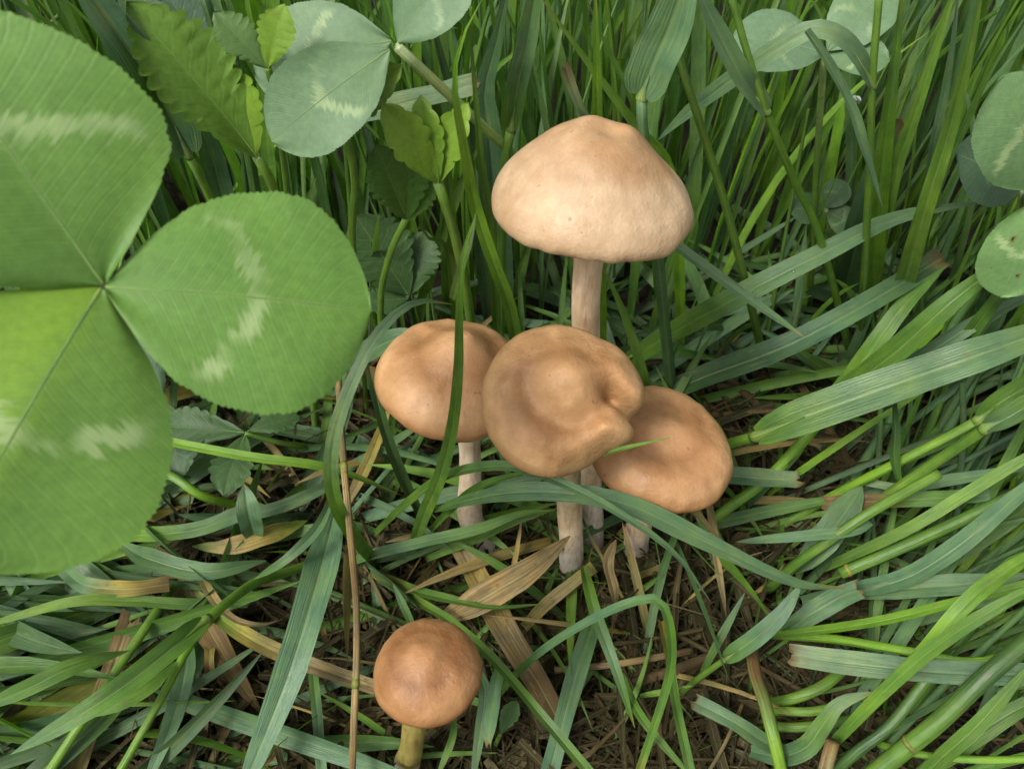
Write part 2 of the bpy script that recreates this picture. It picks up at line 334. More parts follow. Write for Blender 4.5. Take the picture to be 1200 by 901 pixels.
# ------------------------------------------------------------------ mushrooms
def prof(points, n):
    P = np.array([(r, h, 0) for r, h in points]); Q, _ = spline(P, n); return Q[:, :2]
def mushroom(label, cpx, Y, Rpx, tilt, profile, stem, tint, stem_tint, outline=None, bump=None, ring=.9, crown=None, group=None, base=None):
    """cap centre pixel + distance, cap radius in pixels; tilt = (towards the camera, to the right) in degrees"""
    c = Py(cpx[0], cpx[1], Y); D = depth(c); R = Rpx*D/FPX
    tx, ty = R_(tilt[0]), R_(tilt[1])
    ax = nrm([math.sin(ty), -math.sin(tx), math.cos(tx)*math.cos(ty)])
    e1 = nrm(np.cross([0, 1, 0], ax)); e2 = np.cross(ax, e1)
    root = thing("mushroom", label, "mushroom", stem[0], group)
    nr, ns = 64, 120
    pr = prof(profile, nr); th = np.linspace(0, 2*math.pi, ns+1); th[-1] = 0
    oc = np.array([outline(math.degrees(t)) if outline else 1. for t in th])
    fr = rnd.random()*10
    oc = oc*np.array([1+.03*mnoise.noise((math.cos(t)*1.3, math.sin(t)*1.3, fr))+.012*mnoise.noise((math.cos(t)*5, math.sin(t)*5, fr)) for t in th])
    V = np.zeros((nr, ns+1, 3)); UV = np.zeros((nr, ns+1, 2))
    arc = np.r_[0, np.cumsum(np.hypot(*np.diff(pr, axis=0).T))]; imax = int(np.argmax(pr[:, 0]))
    for i, (r, h) in enumerate(pr):
        for j, t in enumerate(th):
            bl = min(1, r*1.15)
            rr = r*(1+(oc[j]-1)*bl); x, y = rr*math.cos(t), rr*math.sin(t)
            top = 1 if i <= imax else max(0, 1-(i-imax)/12.)
            z = h+top*(.034*mnoise.noise((x*1.7+fr, y*1.7, 1.))+.018*mnoise.noise((x*4.5+fr, y*4.5, 2.)))
            if bump: z += top*bump(x, y)
            z += (.05*mnoise.noise((math.cos(t)*1.6+fr, math.sin(t)*1.6, 4.))+.02*mnoise.noise((math.cos(t)*6+fr, math.sin(t)*6, 9.)))*r**3
            V[i, j] = c+R*(e1*x+e2*y+ax*z); ro = min(1., arc[i]/arc[imax])
            UV[i, j] = (.5+.5*ro*math.cos(t), .5+.5*ro*math.sin(t))
    TC = np.tile([*tint, ring], (nr, ns+1, 1)).reshape(nr, ns+1, 4)
    if crown is not None:                      # a crown of another colour, with an uneven edge
        for i in range(nr):
            for j in range(ns+1):
                x, y = UV[i, j, 0]*2-1, UV[i, j, 1]*2-1
                q = math.hypot(x-.12, y-.02)+.32*mnoise.noise((x*2+fr, y*2, 5.)); q = min(1, max(0, (q-.22)/.42)); q = q*q*(3-2*q)
                TC[i, j, :3] = np.array(crown)*(1-q)+np.array(tint)*q
    b = Buf(); b.add(V.reshape(-1, 3), grid_faces(nr, ns+1, True), UV.reshape(-1, 2), TC.reshape(-1, 4))
    mesh_obj("cap", b, M_CAP, root, c)
    # gills: thin plates under the cap, one part
    gb = Buf(); lo = pr[imax:]; hr = lo[-1]
    for q in range(56):
        t = 2*math.pi*q/56; d = e1*math.cos(t)+e2*math.sin(t); sd = np.cross(ax, d)
        rr = np.linspace(.14, .93, 8)*(outline(math.degrees(t)) if outline else 1.)
        hh = np.interp(rr, lo[::-1, 0], lo[::-1, 1])
        f0 = .02
        A = [c+R*(d*r+ax*(h+.03)+sd*s*f0*r*.5) for r, h in zip(rr, hh) for s in (-1, 1)]
        Bm = [c+R*(d*r+ax*(h-.13*math.sin(min(1, (r-.1)/.8)*math.pi)**.7)+sd*0) for r, h in zip(rr, hh)]
        pts = []
        for i in range(8): pts += [A[2*i], Bm[i], A[2*i+1]]
        gb.add(np.array(pts), grid_faces(8, 3), np.zeros((24, 2)), np.tile([.62, .5, .36, 1], (24, 1)))
    g_ = mesh_obj("gills", gb, M_STEM, root, c); g_['kind'] = 'stuff'
    # stem
    top = c+ax*R*(np.interp(.1, lo[::-1, 0], lo[::-1, 1])+.05)
    P, L = spline([*stem[:-1], *( [stem[-1]] if stem[-1] is not None else []), top], 40)
    sw = base or (.5, .42, .40, .46); v = np.linspace(0, 1, 40)
    rad = np.interp(v, [0, .12, .5, 1], sw)*.5
    sb = Buf(); tube(sb, P, rad, [(0, (.16, .12, .08)), (.04, (.3, .26, .21)), (.09, (.55, .50, .43)), (.17, (.57, .51, .43)), (.27, stem_tint), (.8, stem_tint), (1, tuple(x*1.05 for x in stem_tint))], 24, True, .13, fr)
    mesh_obj("stem", sb, M_STEM, root, P[0])
    return root, c, R, ax, D
def pix_w(px, D): return px*D/FPX
GRP = "fairy ring mushrooms growing in the grass"
BELL = [(0, .71), (.18, .707), (.34, .66), (.5, .56), (.7, .37), (.88, .17), (.97, .02), (1.0, -.09), (.965, -.165), (.9, -.15), (.7, -.03), (.4, .18), (.1, .28)]
DOME = [(0, .55), (.13, .545), (.3, .46), (.52, .33), (.75, .22), (.91, .07), (.99, -.08), (1., -.17), (.955, -.24), (.88, -.2), (.6, 0.02), (.3, .2), (.08, .26)]
FLAT = [(0, .36), (.16, .35), (.34, .30), (.55, .27), (.75, .22), (.9, .10), (.98, -.03), (1., -.12), (.955, -.19), (.88, -.16), (.6, -.05), (.3, .05), (.08, .1)]
MIDP = [(0, .36), (.14, .36), (.28, .355), (.42, .345), (.56, .325), (.72, .28), (.9, .13), (.98, -.02), (1., -.13), (.955, -.2), (.88, -.17), (.6, -.05), (.3, .05), (.08, .1)]
def gs(x, y, cx, cy, s): return math.exp(-((x-cx)**2+(y-cy)**2)/(s*s))
def seg(x, y, ax_, ay, bx, by, s):
    dx, dy = bx-ax_, by-ay; t = max(0, min(1, ((x-ax_)*dx+(y-ay)*dy)/(dx*dx+dy*dy))); return math.exp(-((x-ax_-t*dx)**2+(y-ay-t*dy)**2)/(s*s))
TAN, PALE, RUST = (.445, .262, .122), (.48, .338, .205), (.32, .165, .068)
ST = (.60, .46, .31)
def out_top(d): return 1+.02*math.cos(R_(d-20))
mushroom("tallest pale tan mushroom with bell shaped cap, standing at the back of the cluster", (691, 231), 12.2, 119, (-9, 4), BELL,
         [Pz(695, 650, -.2), Pz(693, 600, 1.4), Py(686, 400, 12.15)], PALE, ST, out_top,
         lambda x, y: -.05*gs(x, y, .12, -.02, .13)+.045*gs(x, y, .3, .1, .16)+.03*gs(x, y, -.1, .2, .2)-.05*gs(x, y, .5, .0, .2), .3, (.40, .245, .122), group=GRP, base=(.56, .56, .56, .56))
mushroom("tan conical mushroom on the left of the cluster, behind an upright green blade", (536, 437), 11.9, 92, (-5, 7), DOME,
         [Pz(583, 655, -.2), Pz(552, 608, 1.0), Py(551, 540, 11.95)], (.485, .282, .135), (.58, .47, .34), lambda d: 1+.03*math.cos(R_(d-180)),
         lambda x, y: .05*gs(x, y, .1, .05, .2)-.04*gs(x, y, -.45, .25, .18), group=GRP, base=(.78, .62, .52, .5))
def out_mid(d):
    d = (d+180) % 360-180
    xs = [-180, -150, -120, -95, -75, -60, -48, -40, -32, -25, -18, -11, -5, 2, 12, 30, 60, 90, 120, 150, 180]
    ys = [1.01, 1.03, 1.03, .99, .92, .87, .87, .92, .99, .98, .90, .91, .99, 1.04, 1.05, 1.02, .98, .98, 1.0, 1.02, 1.01]
    return float(np.interp(d, xs, ys))
def bump_mid(x, y):
    d = math.hypot(x-.06, y-.16); a = math.atan2(y-.16, x-.06)
    dn = max(0., -math.sin(a+.25))**.7
    z = .25*math.exp(-(d/.33)**2)-.13*math.exp(-((d-.52)/.15)**2)*(.18+.82*dn)
    z += -.30*seg(x, y, 1.02, -.25, .58, 0., .10)+.15*seg(x, y, .85, -.47, .48, -.42, .17)+.08*seg(x, y, .6, .3, .9, .05, .17)
    z += -.10*gs(x, y, .47, .08, .14)-.09*seg(x, y, .12, -.92, .45, -.7, .13)+.05*gs(x, y, -.5, -.5, .3)
    return z
mushroom("caramel mushroom in the middle with a dented, cleft cap facing the camera", (659, 467), 10.1, 94, (27, 2), MIDP,
         [Pz(671, 688, -.2), Pz(669, 640, 1.2), Pz(667, 590, 2.8)], TAN, (.58, .44, .28), out_mid, bump_mid, group=GRP, base=(.66, .62, .56, .5))
mushroom("broad orange tan mushroom at the right, tucked under the middle cap", (773, 521), 10.75, 87, (2, 9), FLAT,
         [Pz(744, 650, -.2), Pz(748, 620, 1.2), None], (.43, .24, .11), ST, lambda d: 1+.03*math.cos(R_(d-10)),
         lambda x, y: .04*seg(x, y, -.35, .15, .3, .0, .2)-.035*gs(x, y, .1, -.3, .3), group=GRP, base=(.72, .62, .52, .5))
mushroom("small round brown mushroom standing alone in front of the cluster", (500, 784), 5.95, 65, (-2, -3), [(0, .56), (.2, .545), (.4, .48), (.55, .43), (.72, .34), (.87, .2), (.97, .0), (1., -.14), (.955, -.22), (.88, -.18), (.6, .0), (.3, .1), (.08, .15)],
         [Pz(476, 900, -.2), Pz(482, 872, 2.0), None], RUST, (.24, .20, .055), None, lambda x, y: -.035*seg(x, y, .42, .3, .35, -.4, .14)+.05*gs(x, y, -.15, .05, .35), group=GRP, base=(.6, .55, .46, .44))
# ------------------------------------------------------------------ clover and toothed leaves
CLV = [(0, .02), (.05, .09), (.16, .235), (.28, .35), (.43, .42), (.6, .45), (.73, .425), (.83, .355), (.9, .275), (.96, .16), (.99, .07), (1., .0)]
OVL = [(0, .02), (.06, .13), (.18, .31), (.28, .42), (.4, .45), (.58, .41), (.74, .33), (.87, .235), (.95, .14), (.985, .07), (1., 0)]
TTH = [(0, .02), (.12, .13), (.3, .27), (.5, .36), (.65, .36), (.8, .27), (.92, .14), (1., .0)]
def leaf(name, parent, base, tip, wpx_ratio, normal, tint, alpha, mat, table=CLV, teeth=(40, .017), fold=.12, curl=.06, cup=0., seed=0, ncol=19, nrow=110, lit_half_tint=None, wave=.05, rib=True, holes=()):
    base, tip = np.asarray(base), np.asarray(tip); L = np.linalg.norm(tip-base); T = (tip-base)/L
    S = nrm(np.cross(T, normal)); N = np.cross(S, T); rg = random.Random(seed)
    v = (1-np.cos(np.linspace(0, math.pi, nrow)))*.5*.6+np.linspace(0, 1, nrow)*.4
    hw = np.interp(v, [a for a, _ in table], [b_ for _, b_ in table])/.45*wpx_ratio*L
    k = np.floor(v*teeth[0]); sw = v*teeth[0]-k
    tr_ = np.array([rg.uniform(.45, 1.6) for _ in range(int(teeth[0])+2)])[k.astype(int)]
    if teeth[1] > .05: hw = hw*(1+teeth[1]*1.7*tr_*(np.abs(np.sin(math.pi*v*teeth[0]))**.6-.7)*np.clip(v*6-.8, 0, 1))
    else: hw = hw*(1+teeth[1]*(sw-.5)*2*np.clip(v*8-.8, 0, 1))
    c = np.linspace(-1, 1, ncol); X = np.zeros((nrow, ncol, 3))
    ph = rg.random()*9
    for i in range(nrow):
        for j in range(ncol):
            la = hw[i]*c[j]; al = v[i]*L
            if teeth[1] > .05: al += abs(c[j])**2*L*.07*np.clip(v[i]*6-.8, 0, 1)*(1-v[i])
            if v[i] > .93: al -= (1-abs(c[j]))*0
            z = abs(la)*math.sin(fold)+L*curl*4*v[i]*(1-v[i])-cup*L*(c[j]**2)*hw[i]/L-L*wave*mnoise.noise((c[j]*1.2+ph, v[i]*2.4, ph))*abs(c[j])
            z += 0
            X[i, j] = base+T*al+S*la*math.cos(fold)+N*z
    uv = np.stack([np.broadcast_to(c[None]*.5+.5, (nrow, ncol)), np.broadcast_to(v[:, None], (nrow, ncol))], -1).reshape(-1, 2)
    tn = np.zeros((nrow, ncol, 4)); tn[..., :3] = tint; tn[..., 3] = alpha
    if lit_half_tint is not None:  # one half blends to a tint with the light on the fold painted in
        for j in range(ncol):
            q = min(1., max(0., .5+c[j]*2.2)); tn[:, j, :3] = np.array(tint)*(1-q)+np.array(lit_half_tint)*q
    keep = np.ones((nrow-1)*(ncol-1), bool)
    for hc, hv, hr in holes:
        cc, vv = np.meshgrid(c, v); dd = np.hypot((cc-hc)*.45, vv-hv); tn[dd < hr*1.6, :3] = (.16, .11, .04)
        dm = np.hypot((cc[:-1, :-1]+cc[1:, 1:])*.5*.45-hc*.45, (vv[:-1, :-1]+vv[1:, 1:])*.5-hv).ravel(); keep &= dm > hr
    tn = tn.reshape(-1, 4)
    b = Buf(); b.add(X.reshape(-1, 3), grid_faces(nrow, ncol)[keep], uv, tn)
    th = .02*(1-np.abs(c)**4)[None, :]*np.minimum(1, hw/(.1*L))[:, None]
    b.add((X-N*th[..., None]).reshape(-1, 3), grid_faces(nrow, ncol, True)[keep], uv, tn)
    o = mesh_obj(name, b, mat, parent, base)
    if rib:
        P = X[:: 6, ncol//2]; P = P-N*(np.linspace(.02, .005, len(P))*L*.4*.6)[:, None]; mb = Buf()
        n = len(P); tube(mb, P, np.linspace(.02, .005, n)*L*.4, [(0, (.26, .40, .11)), (.4, tuple(q*1.2 for q in tint)), (1, tint)], 6, False)
        mesh_obj("midrib", mb, M_GRASS, o, base)
    return o
def clover(label, leaflets, petiole, pw, group="clover plants", seed=0, holes={}):
    """leaflets: (base point, tip point, half width ratio, normal, tint, mark strength, fold, tint of the left half, brightened as if lit)"""
    P, L = spline(petiole, 30); root = thing("clover_plant", label, "clover", P[0], group)
    b = Buf(); tube(b, P, np.linspace(pw*.55, pw*.42, 30), [(0, PAL['L']), (.6, PAL['L']), (.8, (.36, .48, .16)), (1, (.5, .58, .3))], 10); mesh_obj("petiole", b, M_GRASS, root, P[0])
    for i, lf in enumerate(leaflets):
        leaf("leaflet", root, lf[0], lf[1], lf[2], lf[3], lf[4], lf[5], M_CLOVER, lf[8] if len(lf) > 8 else CLV, fold=lf[6], lit_half_tint=lf[7] if len(lf) > 7 else None, seed=seed*7+i, holes=holes.get(i, ()), ncol=29 if holes else 19)
    return root
CG, CB = (.122, .25, .044), (.138, .235, .115)
def toc(p, up=.5): return nrm(nrm(C0-np.asarray(p))*1.0+np.array([0, 0, up]))
J = Pd(122, 334, 9.40)
nn = toc(J, .3)
clover("large bright green clover leaf close to the camera at the left edge", [
    (Pd(120, 332, 9.40), Pd(-108, 14, 8.58), .485, nrm(nn+np.array([.1, 0, 0])), CG, .75, .10, CG, OVL),
    (Pd(124, 336, 9.40), Pd(435, 366, 10.32), .455, nrm(nn+np.array([-.1, 0, .1])), CG, 1., -.06),
    (Pd(118, 338, 9.40), Pd(-72, 664, 8.35), .50, nrm(nn+np.array([.15, 0, .1])), (.128, .255, .042), .9, -.12, (.18, .32, .03))],  # brighter half: light and shade of the fold put into the colour
    [Pz(110, 500, -.2), Pz(112, 450, 3.5), Pd(118, 385, 12.5), Pd(121, 345, 10.2), Pd(122, 335, 9.46)], .115, seed=3)
J2 = Py(466, 55, 13.6)
def yv(px, py, Y): return Py(px, py, Y)
clover("pale white-marked clover leaf at the top, left of the tall mushroom", [
    (yv(458, 48, 13.6), yv(298, 84, 13.5), .38, nrm([-.1, -.7, .75]), CB, 1., .04),
    (yv(456, 58, 13.0), yv(318, 166, 12.2), .32, nrm([.1, -.75, .7]), CB, .9, .06),
    (yv(466, 50, 13.6), yv(545, -50, 14.2), .36, nrm([.1, -.6, .8]), CB, .6, .1)],
    [pt(('g', 690, 16.5), 0), yv(660, 240, 16.2), yv(600, 180, 15.2), yv(530, 115, 14.3), J2], .22, seed=5)
clover("clover leaf with clear water drop behind the arching blade, upper right", [
    (yv(966, 62, 17), yv(858, 45, 17.3), .40, nrm([0, -.45, .9]), (.13, .22, .12), .8, .05),
    (yv(966, 66, 17), yv(1042, 70, 16.7), .36, nrm([0, -.45, .9]), (.12, .21, .1), .8, .05),
    (yv(970, 60, 17), yv(1045, -20, 18), .35, nrm([0, -.4, .9]), CB, .5, .05)],
    [pt(('g', 950, 20), 0), yv(958, 180, 18.5), yv(966, 64, 17)], .18, seed=8)
clover("pitted clover leaf cut off by the right edge of the frame", [
    (yv(1212, 222, 14.6), yv(1176, 88, 15), .37, nrm([-.2, -.7, .7]), (.14, .25, .1), .9, .08),
    (yv(1216, 232, 14.6), yv(1172, 348, 13.7), .38, nrm([-.1, -.6, .8]), (.14, .26, .085), .9, .08),
    (yv(1240, 226, 14.6), yv(1330, 235, 14.6), .42, nrm([.1, -.6, .8]), CB, .9, .08)],
    [pt(('g', 1190, 17), 0), yv(1200, 330, 16), yv(1206, 226, 14.6)], .18, seed=9,
    holes={0: ((.3, .32, .035), (-.1, .22, .018)), 1: ((-.5, .55, .03), (.3, .4, .022), (-.2, .75, .016))})
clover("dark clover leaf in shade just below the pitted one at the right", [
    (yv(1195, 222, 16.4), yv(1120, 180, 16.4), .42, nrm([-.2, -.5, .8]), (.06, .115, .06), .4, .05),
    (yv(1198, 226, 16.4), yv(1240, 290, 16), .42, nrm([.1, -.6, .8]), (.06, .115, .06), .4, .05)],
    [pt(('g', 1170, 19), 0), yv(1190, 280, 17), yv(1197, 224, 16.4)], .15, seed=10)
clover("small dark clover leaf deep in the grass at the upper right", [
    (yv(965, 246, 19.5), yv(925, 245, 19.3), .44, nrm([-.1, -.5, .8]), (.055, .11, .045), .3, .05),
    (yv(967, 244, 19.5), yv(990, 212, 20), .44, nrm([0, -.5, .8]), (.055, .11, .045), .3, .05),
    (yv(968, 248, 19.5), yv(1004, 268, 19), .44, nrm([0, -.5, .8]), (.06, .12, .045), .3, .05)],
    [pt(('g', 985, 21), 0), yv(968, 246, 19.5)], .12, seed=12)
def weed(label, leaflets, petiole, pw, seed=0, group="toothed weed leaves", ptint='L'):
    P, L = spline(petiole, 24); root = thing("toothed_weed", label, "weed", P[0], group)
    b = Buf(); tube(b, P, np.linspace(pw*.6, pw*.45, 24), [(0, PAL[ptint]), (1, PAL[ptint])], 9); mesh_obj("petiole", b, M_GRASS, root, P[0])
    for i, lf in enumerate(leaflets):
        leaf("leaflet", root, lf[0], lf[1], lf[2], lf[3], lf[4], 0, M_TOOTH, TTH, (lf[6] if len(lf) > 6 else 9, .14), lf[5], .05, seed=seed*5+i, ncol=15, nrow=100, wave=.06)
    return root
LG, DG = (.19, .32, .03), (.06, .125, .038)
weed("folded yellow-green toothed leaf beside the big clover, top left", [
    (yv(302, 184, 13), yv(146, 2, 13.4), .31, nrm([.35, -.6, .7]), (.13, .25, .03), .4, 12),
    (yv(300, 182, 13), yv(268, 70, 13.6), .42, nrm([-.3, -.8, .5]), LG, .2, 7)],
    [pt(('g', 370, 15), 0), yv(350, 310, 14), yv(318, 215, 13.2), yv(301, 184, 13)], .2, 1)
weed("small light green toothed leaf left of the white-marked clover", [
    (yv(314, 80, 13.0), yv(250, 14, 13.2), .34, nrm([0, -.6, .8]), (.12, .22, .06), .2, 9),
    (yv(314, 80, 13.0), yv(334, 4, 13.3), .36, nrm([.1, -.7, .7]), LG, .2, 8)],
    [pt(('g', 360, 17), 0), yv(330, 170, 14), yv(314, 80, 13.0)], .14, 2)
weed("small bright toothed leaf tucked below the white-marked clover", [
    (yv(404, 152, 13.6), yv(472, 76, 13.7), .28, nrm([-.3, -.7, .7]), LG, .3, 6)],
    [pt(('g', 430, 15.5), 0), yv(412, 260, 14.3), yv(404, 152, 13.6)], .12, 10)
weed("upright light green toothed leaf on a stalk, left of the tall mushroom", [
    (yv(512, 214, 13), yv(447, 120, 13), .26, nrm([.4, -.8, .4]), LG, .25, 5),
    (yv(514, 212, 13), yv(492, 112, 13.4), .26, nrm([-.1, -.9, .4]), (.17, .30, .03), .3, 6),
    (yv(516, 214, 13), yv(548, 120, 13.2), .26, nrm([-.5, -.8, .4]), LG, .3, 6)],
    [pt(('g', 566, 14.5), 0), yv(552, 380, 14), yv(534, 280, 13.2), yv(513, 214, 13)], .22, 3)
weed("dark green toothed leaf below the light stalked one", [
    (yv(476, 256, 13.8), yv(440, 168, 13.8), .32, nrm([.2, -.8, .6]), (.075, .175, .028), .2, 8),
    (yv(477, 254, 13.8), yv(478, 158, 14), .32, nrm([0, -.8, .6]), (.08, .185, .028), .2, 8),
    (yv(479, 256, 13.8), yv(510, 200, 14), .34, nrm([-.2, -.8, .6]), (.1, .21, .03), .2, 7)],
    [pt(('g', 455, 15.5), 0), yv(446, 370, 14.8), yv(455, 305, 14.2), yv(476, 256, 13.8)], .16, 4)
weed("dark wrinkled leaf low behind the left mushroom", [
    (yv(478, 345, 17), yv(415, 250, 17.6), .42, nrm([0, -.6, .8]), DG, .1, 10),
    (yv(480, 345, 17), yv(500, 270, 18), .40, nrm([0, -.6, .8]), DG, .1, 9),
    (yv(478, 350, 17), yv(425, 355, 16.6), .40, nrm([0, -.5, .8]), DG, .1, 9)],
    [pt(('g', 490, 18.5), 0), yv(478, 346, 17)], .14, 5, ptint='D')
weed("dark three-part toothed leaf lying low under the big clover", [
    (Pz(286, 507, 2.4), Pz(180, 500, 2.2), .26, nrm([0, -.3, 1]), (.05, .105, .035), .1, 9),
    (Pz(287, 510, 2.4), Pz(262, 582, 2.4), .34, nrm([0, -.3, 1]), (.06, .12, .04), .15, 7),
    (Pz(290, 505, 2.4), Pz(352, 488, 2.2), .30, nrm([0, -.3, 1]), (.055, .115, .035), .1, 8)],
    [Pz(380, 525, .2), Pz(335, 520, 1.6), Pz(287, 508, 2.4)], .15, 6)
weed("dark wrinkled leaf seen through the gap between the clover leaflets", [
    (Pz(190, 470, 2.2), Pz(125, 360, 3.2), .36, nrm([0, -.4, 1]), (.05, .105, .05), .1, 12),
    (Pz(192, 472, 2.2), Pz(215, 560, 1.6), .36, nrm([0, -.4, 1]), (.05, .105, .04), .1, 12)],
    [Pz(215, 495, -.2), Pz(190, 470, 2.2)], .13, 7, ptint='D')
weed("grey-green wrinkled leaf at the top edge behind the folded one", [
    (yv(262, 92, 15.5), yv(190, -15, 16.2), .40, nrm([.1, -.6, .8]), (.06, .115, .065), .1, 12),
    (yv(150, 60, 15.8), yv(180, -20, 16.2), .40, nrm([.1, -.6, .8]), (.05, .1, .04), .1, 12)],
    [pt(('g', 300, 18), 0), yv(285, 180, 16.4), yv(262, 92, 15.5)], .14, 8, ptint='D')
weed("tiny green toothed leaf on the litter right of the small mushroom", [
    (Pz(586, 860, 1), Pz(606, 820, 1.2), .32, nrm([0, -.3, 1]), (.06, .13, .03), .15, 5)],
    [Pz(575, 885, -.1), Pz(586, 860, 1)], .1, 9)
# ------------------------------------------------------------------ grass blades picked out one by one
def wid(P, wpx): return np.array([.9*wpx*max(4., depth(p))/FPX for p in P])
GB = 'grass blades around the mushrooms'
HERO = []
def blade(label, pts, w, code, y=0, shape='blade', fold=.3, roll=(0, 0), rag=0, wav=.09, name='grass_strand', cat='grass blade', group=GB, n=26):
    P, L = spline([pt(p, y) for p in pts], n); HERO.append(P)
    tt = tints(code)
    if shape == 'cut': tt = [(a*.95, c, d) for a, c, d in tt]+[(.985, PAL['S'], .6), (1, PAL['N'], 1.)]
    elif name == 'grass_strand' and rnd.random() < .3: tt = [(a*.93, c, d) for a, c, d in tt]+[(1, PAL['O'], .5)]
    b = Buf(); ribbon(b, P, wid(P, w)*(1+.05*np.sin(np.linspace(0, 9, n)+len(HERO))), tt, fold, roll, None, (-1, -.66, -.3, -.11, 0, .11, .3, .66, 1), .028, shape, True, rag, wav, len(HERO))
    return tag(mesh_obj(name, b, M_GRASS, None, P[0]), label, cat, group)
def dead(label, pts, w, code, **k):
    k.setdefault('wav', .16); k.setdefault('fold', .2)
    return blade(label, pts, w, code, name='dry_grass', cat='dead grass', group='dead grass blades on the ground', **k)
def stalk(label, pts, w, code, y=0, name='grass_shoot', cat='grass stem', group='grass stems', nodes=()):
    P, L = spline([pt(p, y) for p in pts], 30); HERO.append(P); W = wid(P, w)*.5
    root = None; b = Buf(); tube(b, P, W, tints(code), 10, True, .05, len(HERO)); 
    if not nodes: return tag(mesh_obj(name, b, M_GRASS, None, P[0]), label, cat, group)
    root = thing(name, label, cat, P[0], group); mesh_obj("stem", b, M_GRASS, root, P[0])
    for t in nodes:
        i = int(t*29); i = min(27, max(1, i)); Q = np.array([P[i-1]*.3+P[i]*.7, P[i], P[i]*.7+P[i+1]*.3])
        nb = Buf(); tube(nb, Q, [W[i]*1.0, W[i]*1.14, W[i]*1.0], tints('LOL'), 10); mesh_obj("node", nb, M_GRASS, root, P[i])
    return root
def shoot(label, stem, sw, leafp, lw, code, scode, y=0, fold=.35, roll=(0, 0), shape='leaf'):
    P, L = spline([pt(p, y) for p in stem], 28); root = thing('grass_shoot', label, 'grass shoot', P[0], 'leafy grass shoots'); HERO.append(P)
    b = Buf(); tube(b, P, wid(P, sw)*.5, tints(scode), 10, True, .04, len(HERO)); mesh_obj("stem", b, M_GRASS, root, P[0])
    Q, L = spline([pt(p, y) for p in leafp], 28); HERO.append(Q)
    b = Buf(); ribbon(b, Q, wid(Q, lw), tints(code), fold, roll, None, (-1, -.66, -.3, -.11, 0, .11, .3, .66, 1), .03, shape, True, 0, .05, len(HERO)); mesh_obj("leaf", b, M_GRASS, root, Q[0])
    W = wid(Q[:1], sw)[0]*.5; i0 = Q[0]; d0 = nrm(P[-1]-P[-3]) if np.linalg.norm(P[-1]-i0) < .2 else nrm(Q[1]-Q[0])
    cb = Buf(); tube(cb, np.array([i0-d0*W*1.5, i0-d0*W*.3, i0+(Q[1]-i0)*.6, Q[2], Q[4]]), [W*1.04, W*1.14, W*.75, W*.4, W*.12], [(0, PAL['L']), (.3, (.22, .31, .07)), (1, PAL[code[0]])], 10); mesh_obj("collar", cb, M_GRASS, root, i0)
    return root
# --- behind the mushrooms, upright
blade("narrow yellow-green blade arching upright, close left of the tall mushroom", [('g', 618, 13.4), (604, 395, 13.2), (575, 300, 13), (556, 240, 13), (543, 170, 12.6), (533, 105, 12.2), (540, 50, 12), (568, -6, 12)], 19, 'LGYY', 1)
blade("straight green blade crossing behind the arching yellow-green one", [('g', 590, 15), (575, 270, 14), (565, 200, 14), (557, 110, 14), (546, -20, 14)], 13, 'GG', 1)
blade("broad dark blue-green blade at the top behind the arching yellow-green one", [('g', 590, 19), (576, 190, 18), (568, 110, 18), (582, 50, 18), (598, -30, 18)], 40, 'BBD', 1)
shoot("shoot with folded leaf and pale collar, just left of the tall cap", [('g', 584, 16), (588, 280, 15.4), (592, 190, 15), (600, 148, 15)], 13, [(600, 148, 15), (607, 100, 15), (618, 50, 15), (634, -50, 15)], 36, 'GBG', 'GL', 1, .6)
blade("thin vivid blade slanting down to the top of the tall cap", [('g', 800, 18), (790, 220, 17.5), (745, 148, 17), (690, 75, 17), (625, -15, 17)], 15, 'YYG', 1, roll=(20, 30))
blade("vivid upright blade rising right behind the tall cap", [('g', 704, 17), (702, 240, 16.4), (700, 140, 16), (699, 70, 16), (697, -40, 16)], 19, 'YY', 1)
blade("green blade leaning right just behind the vivid upright one", [('g', 775, 19), (760, 200, 18.5), (744, 127, 18), (704, 40, 18), (680, -20, 18)], 12, 'YG', 1)
blade("short pale blade with a mown-off tip above the tall cap", [('g', 700, 16), (692, 190, 15.3), (683, 140, 15), (672, 108, 15), (662, 76, 15)], 16, 'GBP', 1, 'cut', rag=.12)
shoot("shoot with very broad blue-green leaf above the right of the tall cap", [('g', 790, 16), (768, 270, 14.6), (754, 160, 14), (752, 112, 14)], 15, [(752, 112, 14), (768, 70, 14), (786, 30, 14), (815, -60, 14)], 66, 'BBB', 'DB', 1, .35)
shoot("long-stemmed shoot with a blue-green leaf pointing up left, right of the tall cap", [('g', 1000, 18), (963, 285, 16), (930, 210, 14.8), (898, 130, 14), (872, 50, 14), (850, -30, 14)], 10, [(898, 130, 14), (868, 88, 13.8), (840, 35, 13.8), (812, -25, 13.8)], 32, 'BBB', 'LYL', 1, .3)
shoot("shoot whose blue-green leaf arches over and left at the upper right", [('g', 1010, 18), (1018, 220, 15.6), (1022, 100, 15), (1032, -25, 15)], 10, [(1022, 100, 15), (1004, 66, 14.8), (980, 42, 14.7), (945, 38, 14.7), (885, 75, 15), (815, 125, 15.6), (770, 165, 16.5)], 28, 'BPBB', 'GL', 1, .25)
blade("bright yellow-green blade standing upright above the cut dark blade", [('g', 1020, 19), (1028, 250, 17.6), (1040, 140, 17), (1050, 60, 17), (1060, -40, 17)], 25, 'YYG', 1)
blade("olive blade leaning right from behind the cut dark blade", [('g', 1010, 19), (1042, 225, 17.5), (1070, 140, 17), (1096, 60, 17), (1128, -40, 17)], 22, 'GLL', 1)
